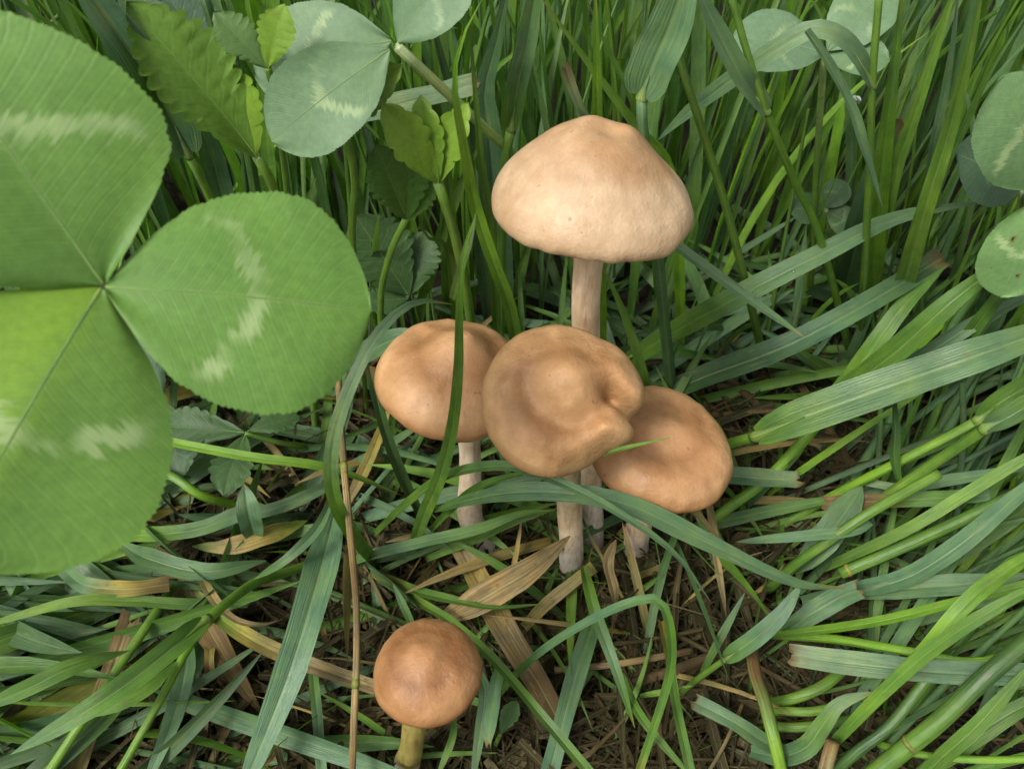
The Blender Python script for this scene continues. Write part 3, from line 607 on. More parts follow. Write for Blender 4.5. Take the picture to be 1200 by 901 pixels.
blade("long mid green blade leaning right, left of the pitted clover", [('g', 1040, 18.5), (1065, 310, 16.5), (1087, 235, 16), (1112, 155, 16), (1136, 60, 16), (1156, -40, 16)], 26, 'GLG', 1)
blade("thin green blade crossing the long mid green one toward the top right corner", [('g', 1060, 19), (1092, 240, 17), (1130, 150, 17), (1160, 85, 17), (1215, 0, 17)], 13, 'GG', 1)
blade("thin grey-green blade beside the right-hand edge of the bright upright one", [('g', 1075, 20), (1090, 200, 18), (1105, 120, 18), (1118, 40, 18), (1125, -40, 18)], 14, 'BB', 1)
blade("slim blade hanging down with its point toward the long slanting blade", [(945, 36, 14.4), (968, 70, 14.1), (997, 125, 13.8), (1014, 180, 13.6), (1035, 246, 13.5)], 17, 'DBB', 1, roll=(10, 40))
blade("wide dark blade with a brown mown-off top at the upper right", [('g', 985, 20), (1008, 270, 18.4), (1028, 205, 18.1), (1050, 141, 18)], 42, 'DDB', 1, 'cut', rag=.15)
stalk("plain green stem sloping down beside the right of the tall cap", [('g', 900, 17.5), (872, 325, 16), (850, 240, 15.3), (825, 160, 15), (793, 60, 15), (770, -10, 15)], 11, 'GLG', 1)
blade("short upright green blade in front of the tall cap's right rim stem", [('g', 775, 13.4), (757, 458, 12.6), (745, 410, 12.4), (727, 358, 12.3), (700, 300, 12.2)], 16, 'GLG', 1, roll=(0, 20))
blade("blue-green broad blade top left running behind the folded toothed leaf", [('g', 300, 18), (250, 190, 16), (190, 90, 15.6), (130, 0, 15.5), (110, -40, 15.5)], 36, 'BBG', 1)
shoot("shoot with a broad leaf and light midrib beside the big clover, top left", [('g', 350, 15.5), (290, 330, 14), (246, 232, 13.2), (220, 180, 13)], 11, [(220, 180, 13), (196, 130, 13), (160, 70, 13), (110, 0, 13), (70, -60, 13)], 62, 'BGBB', 'GL', 1, .3)
stalk("dark green stem at the top left passing behind the small toothed leaf", [('g', 330, 18), (290, 170, 16), (262, 70, 15.5), (236, -15, 15.5)], 14, 'GD', 1)
stalk("yellow-green clover stalk below the white-marked clover", [('g', 412, 16), (412, 290, 14.5), (416, 215, 13.8), (406, 155, 13.2)], 11, 'LL', 1)
blade("lying blue-grey blade with a torn end behind the light toothed leaf", [(400, 140, 15.8), (450, 128, 15.5), (510, 112, 15.2), (562, 98, 15)], 32, 'BPP', 1, 'cut', rag=.2)
blade("green upright blade between the arching yellow-green blade and the dark broad one", [('g', 540, 17), (528, 240, 16), (512, 120, 15.6), (505, 30, 15.5), (500, -30, 15.5)], 14, 'GG', 1)
blade("grey-green blade leaning over right of the white-marked clover leaf", [('g', 575, 19), (545, 170, 17), (523, 90, 16.7), (505, 20, 16.5), (492, -30, 16.5)], 18, 'BD', 1)
blade("narrow green spear below the light stalked toothed leaf", [(530, 350, 11.3), (542, 310, 10.9), (552, 275, 10.6), (558, 248, 10.5)], 13, 'GP', 1)
blade("short green leaf curling right of the dark toothed leaf's stalk", [('g', 545, 15.5), (528, 310, 13.8), (507, 285, 13.4), (488, 262, 13.2), (484, 272, 13)], 15, 'GG', 1)
# --- right of the cluster
blade("long smooth blue-green blade slanting up right to a point under the right-hand clover", [(700, 450, 0), (740, 422, 1.6), (785, 392, 3), (870, 345, 5), (960, 299, 6), (1050, 256, 6.5), (1152, 236, 6.4)], 30, 'GGBB', shape='blade', fold=.2)
blade("dark green blade with a torn end, parallel below the long slanting one", [(720, 480, 0), (770, 465, .9), (830, 440, 1.9), (930, 402, 3.2), (1040, 342, 4.2), (1104, 302, 4.3)], 34, 'DDBD', shape='cut', rag=.2, fold=.4)
blade("narrow pointed blade slanting down right across the two long blades", [(765, 262, 7.2), (796, 291, 7.1), (870, 345, 6.6), (942, 395, 6.0)], 17, 'BBB', fold=.5)
shoot("shoot with a very broad lit leaf sweeping right from the rightmost cap", [(780, 560, -.2), (820, 534, 1.6), (858, 519, 2.9), (888, 511, 3.6)], 14, [(888, 511, 3.6), (930, 493, 4.3), (1050, 450, 5.6), (1150, 415, 6.6), (1300, 362, 6.8)], 52, 'GBBG', 'LL', fold=.25)
blade("short blue-grey blade with a torn end sticking out right of the rightmost cap", [(800, 552, 1.0), (840, 556, 1.5), (885, 560, 1.7), (938, 563, 1.7)], 27, 'BBP', shape='cut', rag=.2, fold=.5)
blade("dark folded blade hanging down from under the broad lit leaf", [(1047, 470, 4.6), (1049, 505, 3.8), (1048, 540, 3), (1057, 577, 2.2)], 18, 'DDG', fold=.8)
shoot("upper of two sheathed shoots whose leaves open at the right edge", [(900, 625, 0), (960, 590, 1), (1040, 548, 2.6), (1100, 518, 3.6), (1149, 491, 4.4)], 13, [(1149, 491, 4.4), (1172, 472, 4.9), (1205, 452, 5.2), (1270, 415, 5.4)], 34, 'GGB', 'GYL', fold=.5)
shoot("lower of two sheathed shoots whose leaves open at the right edge", [(960, 640, 0), (1030, 588, 1.8), (1090, 546, 3.2), (1158, 500, 4.8)], 15, [(1158, 500, 4.8), (1180, 490, 5.2), (1215, 470, 5.5), (1280, 440, 5.6)], 36, 'BGB', 'GLG', fold=.6)
blade("green blade running up right below the sheathed shoots", [(960, 668, .5), (1060, 622, 2.2), (1130, 580, 3.2), (1200, 538, 4.2), (1290, 490, 5)], 17, 'GLG')
stalk("long pale green stem with a brown joint running up to the right edge", [(985, 672, 1.6), (1060, 640, 2.4), (1147, 600, 3.2), (1260, 545, 4.2)], 16, 'LGL', nodes=(.04,))
blade("ribbed blue-green blade just below the jointed stem", [(940, 705, .6), (1000, 692, 1.3), (1060, 678, 2), (1125, 638, 2.9), (1200, 575, 3.8), (1280, 520, 4.4)], 28, 'BBB', fold=.5)
blade("pale yellow-green stem-like blade, upper of a pair near the right edge", [(895, 745, 1.0), (940, 741, 1.6), (1030, 728, 2.6), (1120, 706, 3.3), (1240, 676, 4)], 17, 'LYYL', shape='stem', fold=.7)
stalk("vivid yellow-green stem, lower of a pair near the right edge", [(890, 742, .6), (930, 745, 1.3), (980, 749, 2), (1060, 762, 2.8), (1150, 775, 3.3), (1240, 740, 3.7)], 12, 'LYY')
blade("blue-grey blade with a cut left end lying level near the right edge", [(1260, 790, 3.8), (1200, 790, 3.7), (1100, 787, 3.4), (1000, 777, 3), (926, 767, 2.7)], 32, 'BBBP', shape='cut', rag=.12, fold=.15)
blade("pale upturned blade crossing over the vivid stem at the right", [(1060, 785, 3.6), (1090, 755, 4.3), (1125, 715, 4.9), (1165, 680, 5.2), (1240, 630, 5.2)], 23, 'YYLY', fold=.3, roll=(0, 25))
blade("green blade slanting from the bottom up across the pale upturned one", [(970, 880, 1.2), (985, 862, 2.2), (1040, 806, 3.8), (1100, 755, 5), (1180, 705, 6), (1290, 650, 6.4)], 21, 'GLGG', fold=.5)
stalk("thick olive stem with a brown joint at the lower right corner", [(1000, 925, 1.4), (1050, 885, 2.2), (1100, 845, 3), (1160, 788, 3.9), (1250, 715, 4.6)], 24, 'GLDG', nodes=(.3,))
blade("blue-green blade bent in an S at the bottom right", [(880, 880, .6), (915, 886, 1.2), (945, 875, 1.9), (965, 848, 2.4), (985, 824, 2.8), (1025, 810, 3)], 27, 'BBGP', wav=.15, fold=.25)
blade("short blue-green blade with a square cut end left of the S-bent one", [(920, 882, .8), (890, 866, 1.2), (860, 846, 1.5), (812, 821, 1.5)], 23, 'BBB', shape='cut', rag=.1)
stalk("sheathed yellow-green stem with a withered top at the bottom right", [(918, 915, 1.2), (908, 870, 1.8), (895, 820, 2), (885, 790, 1.8), (880, 755, 1.4)], 17, 'YLNN')
shoot("small light shoot reaching up right from the litter beside the stems", [(795, 815, .2), (818, 795, 1), (850, 772, 1.9)], 8, [(850, 772, 1.9), (885, 748, 2.5), (915, 720, 3), (940, 683, 3.4)], 26, 'GBB', 'GL', fold=.3)
blade("thin light blade forking upward beside the small light shoot", [(822, 790, 1), (840, 755, 1.7), (858, 722, 2.2), (873, 694, 2.6)], 11, 'GB')
dead("yellowed thin blade dropping below the rightmost cap", [(826, 565, 2.2), (834, 610, 1.9), (840, 655, 1.4), (851, 722, .6)], 13, 'OSSN', fold=.6)
blade("level grey-green blade right of the crossing blade's tip", [(1020, 612, 2.6), (1000, 622, 2.6), (930, 629, 2.4), (862, 635, 1.6)], 15, 'BBB', fold=.2)
blade("broad blue-grey blade running down left under the pale green stems", [(1010, 570, 2.4), (990, 600, 2.2), (960, 640, 1.8), (932, 672, 1)], 40, 'BBB', shape='both', fold=.2)
stalk("green stem rising right from the middle of the right-hand tangle", [(900, 690, .5), (930, 664, 1.4), (965, 638, 2.2), (1020, 600, 3), (1100, 555, 3.6)], 14, 'GGL')
blade("short torn blue-green blade lying under the crossing blade's tip", [(922, 740, 1.2), (950, 720, 1.7), (980, 702, 2), (1008, 690, 2.1)], 30, 'BBB', shape='cut', rag=.15)
blade("level dark blade behind the pale pair of stems at the right", [(985, 700, 1.2), (1060, 690, 1.8), (1130, 684, 2.2), (1215, 672, 2.6)], 28, 'DBBB', shape='both')
stalk("bent yellow-green stem base looping at the foot of the right tangle, topmost", [(890, 826, .3), (930, 818, 1.0), (965, 803, 1.3), (990, 782, 1.3)], 15, 'LLG')
stalk("bent yellow-green stem base at the foot of the right tangle, middle one", [(890, 832, .3), (920, 833, .9), (955, 833, 1.1), (995, 822, 1.1)], 12, 'LL')
stalk("bent yellow-green stem base at the foot of the right tangle, lowest", [(885, 846, .3), (920, 852, .8), (955, 850, 1), (1000, 842, 1)], 13, 'LG')
stalk("cut reddish brown stem stub at the bottom right", [(962, 925, 1.5), (968, 898, 2.2), (976, 868, 2.6)], 18, 'NSN', name='cut_grass_shoot', cat='stem stub')
stalk("grey-green stem leaning right behind the brown stem stub", [(960, 920, .8), (1000, 884, 1.6), (1045, 848, 2.2), (1090, 790, 2.9)], 15, 'GDG')
blade("green blade leaning right at the bottom right corner", [(1060, 930, .8), (1110, 882, 2.2), (1150, 845, 3), (1215, 770, 4.2)], 22, 'GGG')
blade("wide dim blade at the bottom right corner behind the thick stem", [(1070, 915, .4), (1130, 870, 1.4), (1180, 838, 2), (1250, 800, 2.6)], 28, 'GGD')
stalk("thin vivid stem along the bottom right edge", [(1030, 872, .8), (1080, 884, 1.3), (1150, 890, 1.8), (1240, 888, 2.2)], 10, 'YY')
blade("thin yellow-green blade rising under the broad lit leaf", [(900, 580, .6), (937, 553, 1.6), (985, 520, 2.6), (1040, 484, 3.4), (1090, 455, 3.8)], 10, 'YY')
stalk("yellow-green stem rising just right of the rightmost cap", [(820, 625, .1), (850, 598, .8), (900, 560, 1.6), (945, 512, 2.2), (980, 470, 2.6)], 15, 'LYL')
blade("olive blade standing up right of the torn dark blade's middle", [(950, 500, .6), (992, 448, 2), (1028, 400, 3.2), (1062, 355, 4), (1110, 310, 4.6)], 26, 'GLGG')
blade("lit green blade rising to the right edge above the broad lit leaf", [(960, 480, 1.5), (1012, 441, 3.4), (1055, 408, 4.6), (1120, 350, 6), (1200, 290, 6.8)], 34, 'PLGGG', fold=.45)
blade("grey-green blade reaching the right edge just above the broad lit leaf", [(1020, 455, 2), (1082, 418, 3.8), (1150, 375, 5), (1240, 330, 6)], 22, 'BBB')
blade("slender blade standing below the pitted clover at the right edge", [(1090, 450, 2), (1132, 398, 4.4), (1168, 350, 5.8), (1200, 305, 6.6), (1230, 270, 7)], 20, 'GGG')
blade("pale blue-green blade level at the right, below the sheathed shoots", [(1000, 582, 1), (1065, 570, 2), (1130, 560, 2.6), (1215, 545, 3.2)], 17, 'BBB', shape='both')
dead("green blade with a rusty withered end at the right of the tangle", [(1160, 580, 2.8), (1100, 584, 2.7), (1040, 587, 2.4), (1000, 588, 2.1), (966, 590, 1.8)], 21, 'BGGNN', shape='cut', rag=.15)
blade("pale cut blade tip pointing left beneath the hanging dark folded blade", [(1085, 572, 2.2), (1055, 572, 2.1), (1010, 564, 1.9)], 11, 'BP', shape='cut', rag=.1)
# --- in front of the cluster
blade("long blue-green blade arching across in front of the mushroom stems", [(505, 600, 2.8), (545, 587, 4.2), (600, 577, 5.2), (668, 578, 5.7), (740, 593, 5.5), (840, 641, 4.6), (930, 682, 3.6), (992, 689, 3)], 27, 'GBBB', shape='both', fold=.2)
blade("slim blue-green blade arching under the middle cap and down to a point", [(440, 625, .6), (480, 588, 2.8), (523, 558, 4.6), (585, 546, 6), (640, 558, 6.3), (720, 598, 6.0), (790, 648, 5), (834, 707, 3.6)], 15, 'GGBB', fold=.4)
blade("narrow green blade rising under the cap of the left mushroom", [(505, 622, 1.5), (530, 596, 3), (567, 568, 4.6), (625, 553, 5.8), (650, 556, 6)], 13, 'GGG', fold=.4)
blade("upright green blade standing in front of the left cap", [(478, 660, -.2), (495, 608, 2.4), (515, 560, 4.8), (530, 500, 7.0), (537, 430, 8.9), (538, 370, 10.2), (543, 300, 11.4), (559, 246, 12.2)], 18, 'LLLLY', fold=.15, roll=(-15, -15))
blade("thin blade poking out from under the middle cap across the right cap", [(620, 585, 3.8), (657, 547, 5.9), (690, 536, 6.7), (740, 523, 7.3), (789, 512, 7.6)], 10, 'GGL', fold=.5)
blade("tall blade bending over right beside the big clover, pale where it bends", [(440, 660, .5), (410, 622, 3.2), (390, 575, 5.8), (392, 510, 7.8), (416, 440, 9), (448, 384, 9.3), (488, 354, 9), (532, 357, 8.2)], 21, 'GLYLPPB', fold=.2, roll=(-10, 0))
blade("level green blade at the foot of the left mushroom", [(405, 662, .5), (436, 650, 1.2), (500, 634, 1.8), (560, 620, 2.2), (610, 602, 2.6), (650, 598, 2.8)], 16, 'GBGG', fold=.3)
blade("lower green blade running from the litter to the middle stem", [(500, 655, .5), (555, 632, 1.3), (600, 612, 2), (655, 595, 2.4)], 14, 'LGG')
blade("dark narrow blade standing left of the left mushroom's stem", [(497, 612, .5), (470, 556, 2.6), (450, 500, 4.4), (433, 430, 6)], 17, 'DDD', shape='cut', fold=.5)
dead("orange yellow blade left of the left mushroom", [(408, 588, .4), (432, 540, 1.6), (452, 490, 2.8), (458, 470, 3)], 16, 'SOO', fold=.3)
blade("blue-grey blade rising right behind the dark narrow one", [(395, 556, .4), (435, 534, 1.5), (470, 512, 2.2), (500, 492, 2.6)], 15, 'BBG')
blade("broad grey-green blade behind the bend of the tall blade", [(390, 455, 2), (425, 418, 4.4), (470, 396, 5.6), (530, 395, 5.6)], 40, 'BBB', shape='leaf')
blade("vivid yellow-green blade running right from under the big clover", [(120, 498, 3.4), (185, 515, 4), (290, 535, 4.2), (388, 549, 3.6), (470, 580, 2)], 14, 'YYYG', fold=.4)
dead("brown spotted straw-coloured blade lying beside the small mushroom", [(530, 622, .5), (548, 655, 1), (590, 735, 1.3), (630, 800, 1.2), (658, 852, .8)], 34, 'SSOSNN', shape='stem', rag=.3, fold=.22)
dead("pale buff dead leaf lying across the spotted straw blade", [(512, 728, 1.0), (545, 712, 1.8), (585, 690, 2.3), (625, 665, 2.5), (668, 628, 2.3)], 38, 'SSSS', shape='both', fold=.25)
dead("short yellowed blade leaning on the foot of the middle mushroom", [(614, 735, .5), (640, 708, 1), (672, 682, 1.4), (696, 664, 1.6)], 17, 'OSO', shape='stem')
blade("strong green blade running down right past the small mushroom", [(440, 672, .6), (490, 705, 1.4), (530, 730, 2), (580, 775, 2.6), (640, 845, 2.8), (720, 940, 2.4)], 18, 'OLGGG', shape='stem', fold=.75)
blade("green twisted blade lying above the small mushroom cap", [(430, 668, .6), (480, 690, 1.3), (530, 703, 1.8), (580, 712, 2.2), (641, 707, 2.4)], 16, 'OGGG', roll=(0, 60), fold=.2)
blade("short upright green blade tip left above the small cap", [(488, 745, .8), (476, 717, 1.5), (460, 683, 2)], 11, 'GB')
blade("thin green blade arching over and down at the bottom centre", [(575, 825, .3), (610, 785, 2.2), (650, 752, 3.8), (705, 720, 5), (750, 703, 5.6), (774, 706, 5.6), (786, 745, 4.9), (782, 800, 3.6), (745, 915, 1.4)], 13, 'GGBBGGL', shape='stem', fold=.4, n=40)
blade("green blade zigzag hanging from the foot of the middle mushroom", [(684, 664, 1.8), (690, 690, 2.4), (700, 725, 2.5), (722, 785, 2.3), (744, 853, 1.4)], 17, 'LGBG', fold=.4)
blade("blue-green blade lying straight down below the middle mushroom", [(700, 715, .8), (688, 750, 1.2), (668, 815, 1.2), (640, 920, .9)], 27, 'GBBB', shape='stem', fold=.3)
blade("thin green blade curving to the bottom edge, right of centre", [(728, 790, 1), (742, 825, 1.6), (768, 862, 1.8), (815, 915, 1.6)], 13, 'GG')
blade("upright green stem-like blade at the bottom, right of the thin arching one", [(775, 728, .8), (784, 770, 1.6), (793, 830, 2), (815, 930, 2)], 15, 'OGG', shape='stem', fold=.6)
dead("withered brown twisted leaf hanging beside the right mushroom's foot", [(722, 632, 2.2), (712, 660, 2.2), (720, 700, 1.6), (717, 748, .8)], 19, 'SSN', roll=(0, 90), shape='both')
blade("crumpled blue-green blade with a ragged end, right of the small mushroom", [(588, 778, 2.4), (580, 805, 2.3), (577, 835, 1.9), (572, 872, 1.3)], 20, 'GBBP', shape='cut', rag=.25, roll=(20, -50))
blade("thin blade pointing down right beside the foot of the small mushroom", [(532, 838, 1.4), (530, 865, 1.5), (510, 915, 1.3)], 10, 'GG')
blade("narrow green blade between the small mushroom and the spotted straw blade", [(556, 778, 1.2), (568, 810, 1.4), (562, 860, 1.2), (552, 925, 1)], 16, 'DBD')
blade("tiny bright green tip lying across the right foreground litter", [(750, 815, 1), (775, 811, 1.4), (812, 803, 1.8)], 8, 'GL')
# --- lower left
blade("broad blue-green blade running down from the straw stalk at lower left", [(397, 575, 2.8), (387, 625, 3.2), (368, 695, 3.3), (335, 800, 2.9), (270, 960, 1.6)], 46, 'BBBB', shape='both', fold=.3)
stalk("dry straw-coloured stalk standing upright left of the small mushroom", [(396, 430, 3.6), (401, 520, 4.2), (410, 620, 4.2), (417, 700, 3.9), (418, 770, 3.4), (415, 840, 2.8), (412, 930, 1.8)], 9.5, 'SNSNSN', name='straw', cat='straw', group='dry stalks', nodes=(.35, .8))
shoot("shoot with a long green leaf pointing to the lower left corner", [(400, 650, .2), (330, 672, 1.4), (300, 682, 2.2), (270, 703, 3), (240, 728, 3.6)], 13, [(240, 728, 3.6), (205, 757, 4.1), (150, 800, 4.4), (90, 840, 4.4), (12, 884, 4)], 33, 'GGGB', 'GL', fold=.35)
blade("pale ribbed underside of a blade below the long lower left leaf", [(205, 775, 2.4), (170, 800, 2.8), (130, 822, 2.9), (90, 838, 2.6)], 36, 'GGG', shape='both')
stalk("vivid thin stem running to the bottom edge at the left", [(250, 722, 1.6), (222, 757, 2.2), (185, 825, 2.2), (125, 930, 1.6)], 11, 'YYY')
stalk("green stem crossing the tan dead blade at the lower left", [(205, 682, 1.2), (180, 722, 1.7), (140, 780, 1.8), (100, 840, 1.6), (40, 930, 1.2)], 13, 'GLY')
dead("tan ragged dead blade standing between stems at the lower left", [(80, 930, .6), (100, 870, .9), (128, 795, 1.2), (153, 722, 1.6)], 27, 'OSSN', shape='cut', rag=.35)
dead("brown dead blade curving under the yellowing one at lower left", [(185, 640, .5), (215, 690, 1), (250, 748, 1.1), (285, 805, .8), (310, 840, .4)], 34, 'NSNN', shape='both')
blade("yellowing arched blade lying right toward the small mushroom", [(215, 685, .8), (255, 722, 1.5), (300, 752, 2), (360, 778, 2), (440, 806, 1.4)], 24, 'SLOSS', shape='stem', fold=.5)
dead("curled thin straw blade left of the broad blue-green one", [(232, 668, 1.4), (250, 702, 2), (275, 726, 2.3), (305, 732, 2.2), (332, 725, 1.8)], 14, 'OSS', roll=(0, 60))
blade("pointed blue-green blade leaning onto the broad blue-green one", [(388, 588, 3.9), (370, 622, 4), (335, 656, 3.9), (297, 679, 3.4)], 16, 'BBG', fold=.5)
blade("dark blue-green blade level below the big clover leaf", [(140, 636, 1.8), (175, 655, 2.2), (240, 670, 2.3), (312, 657, 1.8)], 28, 'BDBD', shape='both')
blade("level green blade running left below the big clover to the frame edge", [(290, 708, 1), (220, 708, 1.6), (150, 704, 2), (80, 706, 2.4), (-40, 740, 2.4)], 16, 'BGLL')
blade("short blue-green blade standing below the toothed leaf", [(298, 628, 1.6), (291, 600, 2.4), (286, 567, 2.8)], 32, 'BBB', fold=.3)
blade("blue-green blade reaching in from the left edge, lower left", [(-40, 838, 3), (30, 808, 3.2), (85, 782, 3.2), (152, 762, 2.6)], 26, 'BGGG', shape='both', fold=.5)
dead("blade with a brown papery tip lying left under the big clover", [(75, 668, 1.6), (100, 686, 2), (150, 690, 2.2), (198, 684, 2)], 22, 'BBON', shape='stem', wav=.25)
blade("narrow dark level blade low at the left edge", [(-20, 758, .8), (60, 748, 1), (130, 735, 1)], 15, 'DD')
blade("dark green blade going down left of the broad blue-green one", [(222, 740, 1), (216, 790, 1.5), (200, 850, 1.5), (165, 930, 1.2)], 26, 'DBB', shape='both')
blade("thin blue-green blade at the bottom, between broad blade and straw stalk", [(366, 782, .9), (372, 840, 1.1), (378, 920, 1)], 15, 'GBB', shape='stem')
blade("olive broad blade in the bottom left corner", [(160, 790, 1), (110, 850, 1.2), (40, 910, 1.2), (-20, 960, 1)], 34, 'GDB')
blade("pale blade lying under the vivid blade, left of the straw stalk", [(400, 562, 1), (340, 590, 1.6), (290, 605, 1.8), (240, 622, 1.6)], 18, 'BPB')
stalk("yellow-green stem bowed under the big clover leaf", [(170, 545, 1.8), (205, 560, 1.9), (235, 580, 1.6), (275, 592, .8)], 12, 'LY')
dead("yellowed blade lying below the short blue-green one", [(360, 610, 1), (320, 625, 1.5), (270, 640, 1.6), (225, 640, 1.2)], 24, 'LOSG', shape='both')
dead("curled rusty straw wisp left of the broad blade's foot", [(248, 740, .8), (245, 770, 1.2), (246, 795, 1)], 14, 'GON', shape='stem')
blade("sheathed green stub crossing below the dead yellowed blade", [(150, 628, 1.6), (200, 625, 2), (240, 618, 2.1), (285, 600, 2.1)], 22, 'YGB', shape='cut')
# ------------------------------------------------------------------ filler: sward, litter
CAPS = [((691, 225), (128, 98), 15), ((525, 440), (88, 74), 16.5), ((659, 468), (102, 96), 16), ((774, 527), (92, 78), 16.5), ((500, 790), (72, 72), 15.2),
        ((684, 340), (22, 60), 16), ((552, 560), (20, 60), 19.5), ((670, 620), (22, 80), 19.5), ((285, 350), (160, 150), 9), ((60, 170), (140, 175), 9), ((60, 500), (140, 180), 9)]
def blocked(P, caps=None):
    for p in P[1:]:
        x, y, D = proj(p)
        for (cx, cy), (rx, ry), dd in (caps or CAPS):
            if D < dd+1.2 and ((x-cx)/rx)**2+((y-cy)/ry)**2 < 1: return True
    return False
def arc_blade(base, az, lean, L, droop, n=9, kink=0, rg=rnd):
    """a blade that starts upright-ish (lean from vertical, degrees) toward azimuth az and bends over by droop degrees"""
    P = [np.array(base, float)]; st = L/(n-1)
    for i in range(1, n):
        t = i/(n-1); a = R_(lean+droop*t*t); A = az+kink*t
        P.append(P[-1]+st*np.array([math.sin(a)*math.cos(A), math.sin(a)*math.sin(A), math.cos(a)]))
        if P[-1][2] < .15 and i > 1: P[-1][2] = .15+rg.random()*.1
    return np.array(P)
def filler(buf, P, wmm, code, rg, fold=.35, solid=False, shape='blade', rag=0, gain=1.):
    n = len(P); f = nrm(np.array([rg.uniform(-1, 1), rg.uniform(-1.6, .2), rg.uniform(.1, 1)]))
    ribbon(buf, P, np.full(n, wmm), [(a, tuple(gain*q for q in c), d) for a, c, d in tints(code, .22, rg)], fold, (rg.uniform(-20, 20), rg.uniform(-40, 40)), f, (-1, 0, 1), .02, shape, solid, rag, 0, rg.random())
frg = random.Random(5)
BK = Buf(); SINGLE = []
CODES = ['GG', 'GG', 'GG', 'GL', 'BB', 'BG', 'BP', 'GP', 'GY', 'LG', 'GB', 'DB', 'LL', 'BG', 'PG', 'YG', 'GP']
cnt = 0
while cnt < 3300:                                  # upright sward behind and around
    Y = 16.5+abs(frg.gauss(0, 1))*20 if frg.random() < .85 else frg.uniform(16, 90)
    if Y > 95: continue
    hw = Y*1.0+10; X = frg.uniform(-hw, hw)
    px, py, _ = proj((X, Y, 0))
    L = frg.uniform(8, 17) if Y > 19 else frg.uniform(3, 8)
    P = arc_blade((X, Y, -.2), frg.uniform(0, 6.28), frg.uniform(1, 14), L, max(0, frg.gauss(8, 22)), 9, frg.uniform(-.5, .5), frg)
    pr_ = [proj(p) for p in P]
    if min(p[1] for p in P) < 14.5 or (Y < 24 and blocked(P)): continue
    if any(p[1] < 18.6 and 480 < q_[0] < 1210 and q_[1] < 330 for p, q_ in zip(P, pr_)): continue
    code = frg.choice(CODES); wd = frg.choice([.14, .18, .22, .28, .34, .44])
    q = [proj(p) for p in P]; vis = [1 for x, y, d in q if 0 < x < 1200 and 0 < y < 901]
    cnt += 1
    if len(SINGLE) < 90 and Y < 23 and len(vis) > 4 and frg.random() < .45: SINGLE.append((P, wd, code, 'u')); continue
    if frg.random() < .25:
        tube(BK, spline(P, 8)[0], np.linspace(wd*.25, wd*.16, 8), tints(code, .2, frg), 6, False)
    else: filler(BK, P, wd, code, frg, gain=1.2)
# outside the frame, near and to the sides, so the sward goes on
for i in range(1200):
    X, Y = frg.uniform(-70, 70), frg.uniform(-55, 30)
    if -22 < X < 24 and Y > -14: continue
    P = arc_blade((X, Y, -.2), frg.uniform(0, 6.28), frg.uniform(5, 40), frg.uniform(4, 9), frg.uniform(10, 70), 7, 0, frg)
    filler(BK, P, frg.choice([.3, .4, .5]), frg.choice(CODES), frg)
# right-hand tangle: stems and blades lying over toward the right
def at_px(px, py): return Pz(px, py, -.1)
k = 0
while k < 420:
    px, py = frg.uniform(830, 1500), frg.uniform(430, 960)
    if px < 930 and frg.random() < .72: continue
    if py > 780 and px < 900: continue
    b0 = at_px(px, py); az = R_(frg.gauss(28, 22)); L = frg.uniform(5, 13)
    P = arc_blade(b0, az, frg.uniform(58, 82), L, frg.uniform(0, 28), 9, frg.uniform(-.5, .5), frg)
    if blocked(P): continue
    if max(p[2] for p in P) > 3.4: continue
    k += 1; wd = frg.choice([.18, .22, .27, .34, .46]); code = frg.choice(['GG', 'GG', 'BB', 'BD', 'GL', 'GD', 'DD', 'BG', 'LY', 'BG'])
    if px < 1150 and len(SINGLE) < 130 and frg.random() < .3: SINGLE.append((P, wd, code, 'r')); continue
    if frg.random() < .4: tube(BK, spline(P, 9)[0], np.linspace(wd*.32, wd*.22, 9), tints(code, .2, frg), 7, False)
    else: filler(BK, P, wd, code, frg)
# left: low tangle under the clover
k = 0
while k < 330:
    px, py = frg.uniform(-350, 400), frg.uniform(400, 980)
    if px > 260 and py > 690: continue
    if px > 180 and py > 800 and frg.random() < .8: continue
    b0 = at_px(px, py); az = frg.choice([0, math.pi, math.pi*.85, .4, -2.4])+frg.gauss(0, .5); L = frg.uniform(4, 10)
    P = arc_blade(b0, az, frg.uniform(55, 84), L, frg.uniform(0, 35), 9, frg.uniform(-.6, .6), frg)
    if blocked(P) or max(p[2] for p in P) > 2.6: continue
    k += 1; wd = frg.choice([.24, .3, .4, .55, .65]); code = frg.choice(['GG', 'DG', 'BB', 'BD', 'DD', 'GL', 'DB', 'GO', 'BD', 'DG'])
    if len(SINGLE) < 185 and 0 < px < 400 and frg.random() < .35: SINGLE.append((P, wd, code, 'l')); continue
    filler(BK, P, wd, code, frg)
for i in range(240):                               # just below the frame
    X, Y = frg.uniform(-22, 22), frg.uniform(-14, 5)
    P = arc_blade((X, Y, -.2), frg.uniform(0, 6.28), frg.uniform(40, 82), frg.uniform(3, 8), frg.uniform(0, 40), 8, frg.uniform(-.6, .6), frg)
    if blocked(P) or max(p[2] for p in P) > 3 or any(0 < proj(p)[0] < 1200 and proj(p)[1] < 905 for p in P): continue
    filler(BK, P, frg.choice([.2, .3, .4, .5]), frg.choice(CODES), frg)
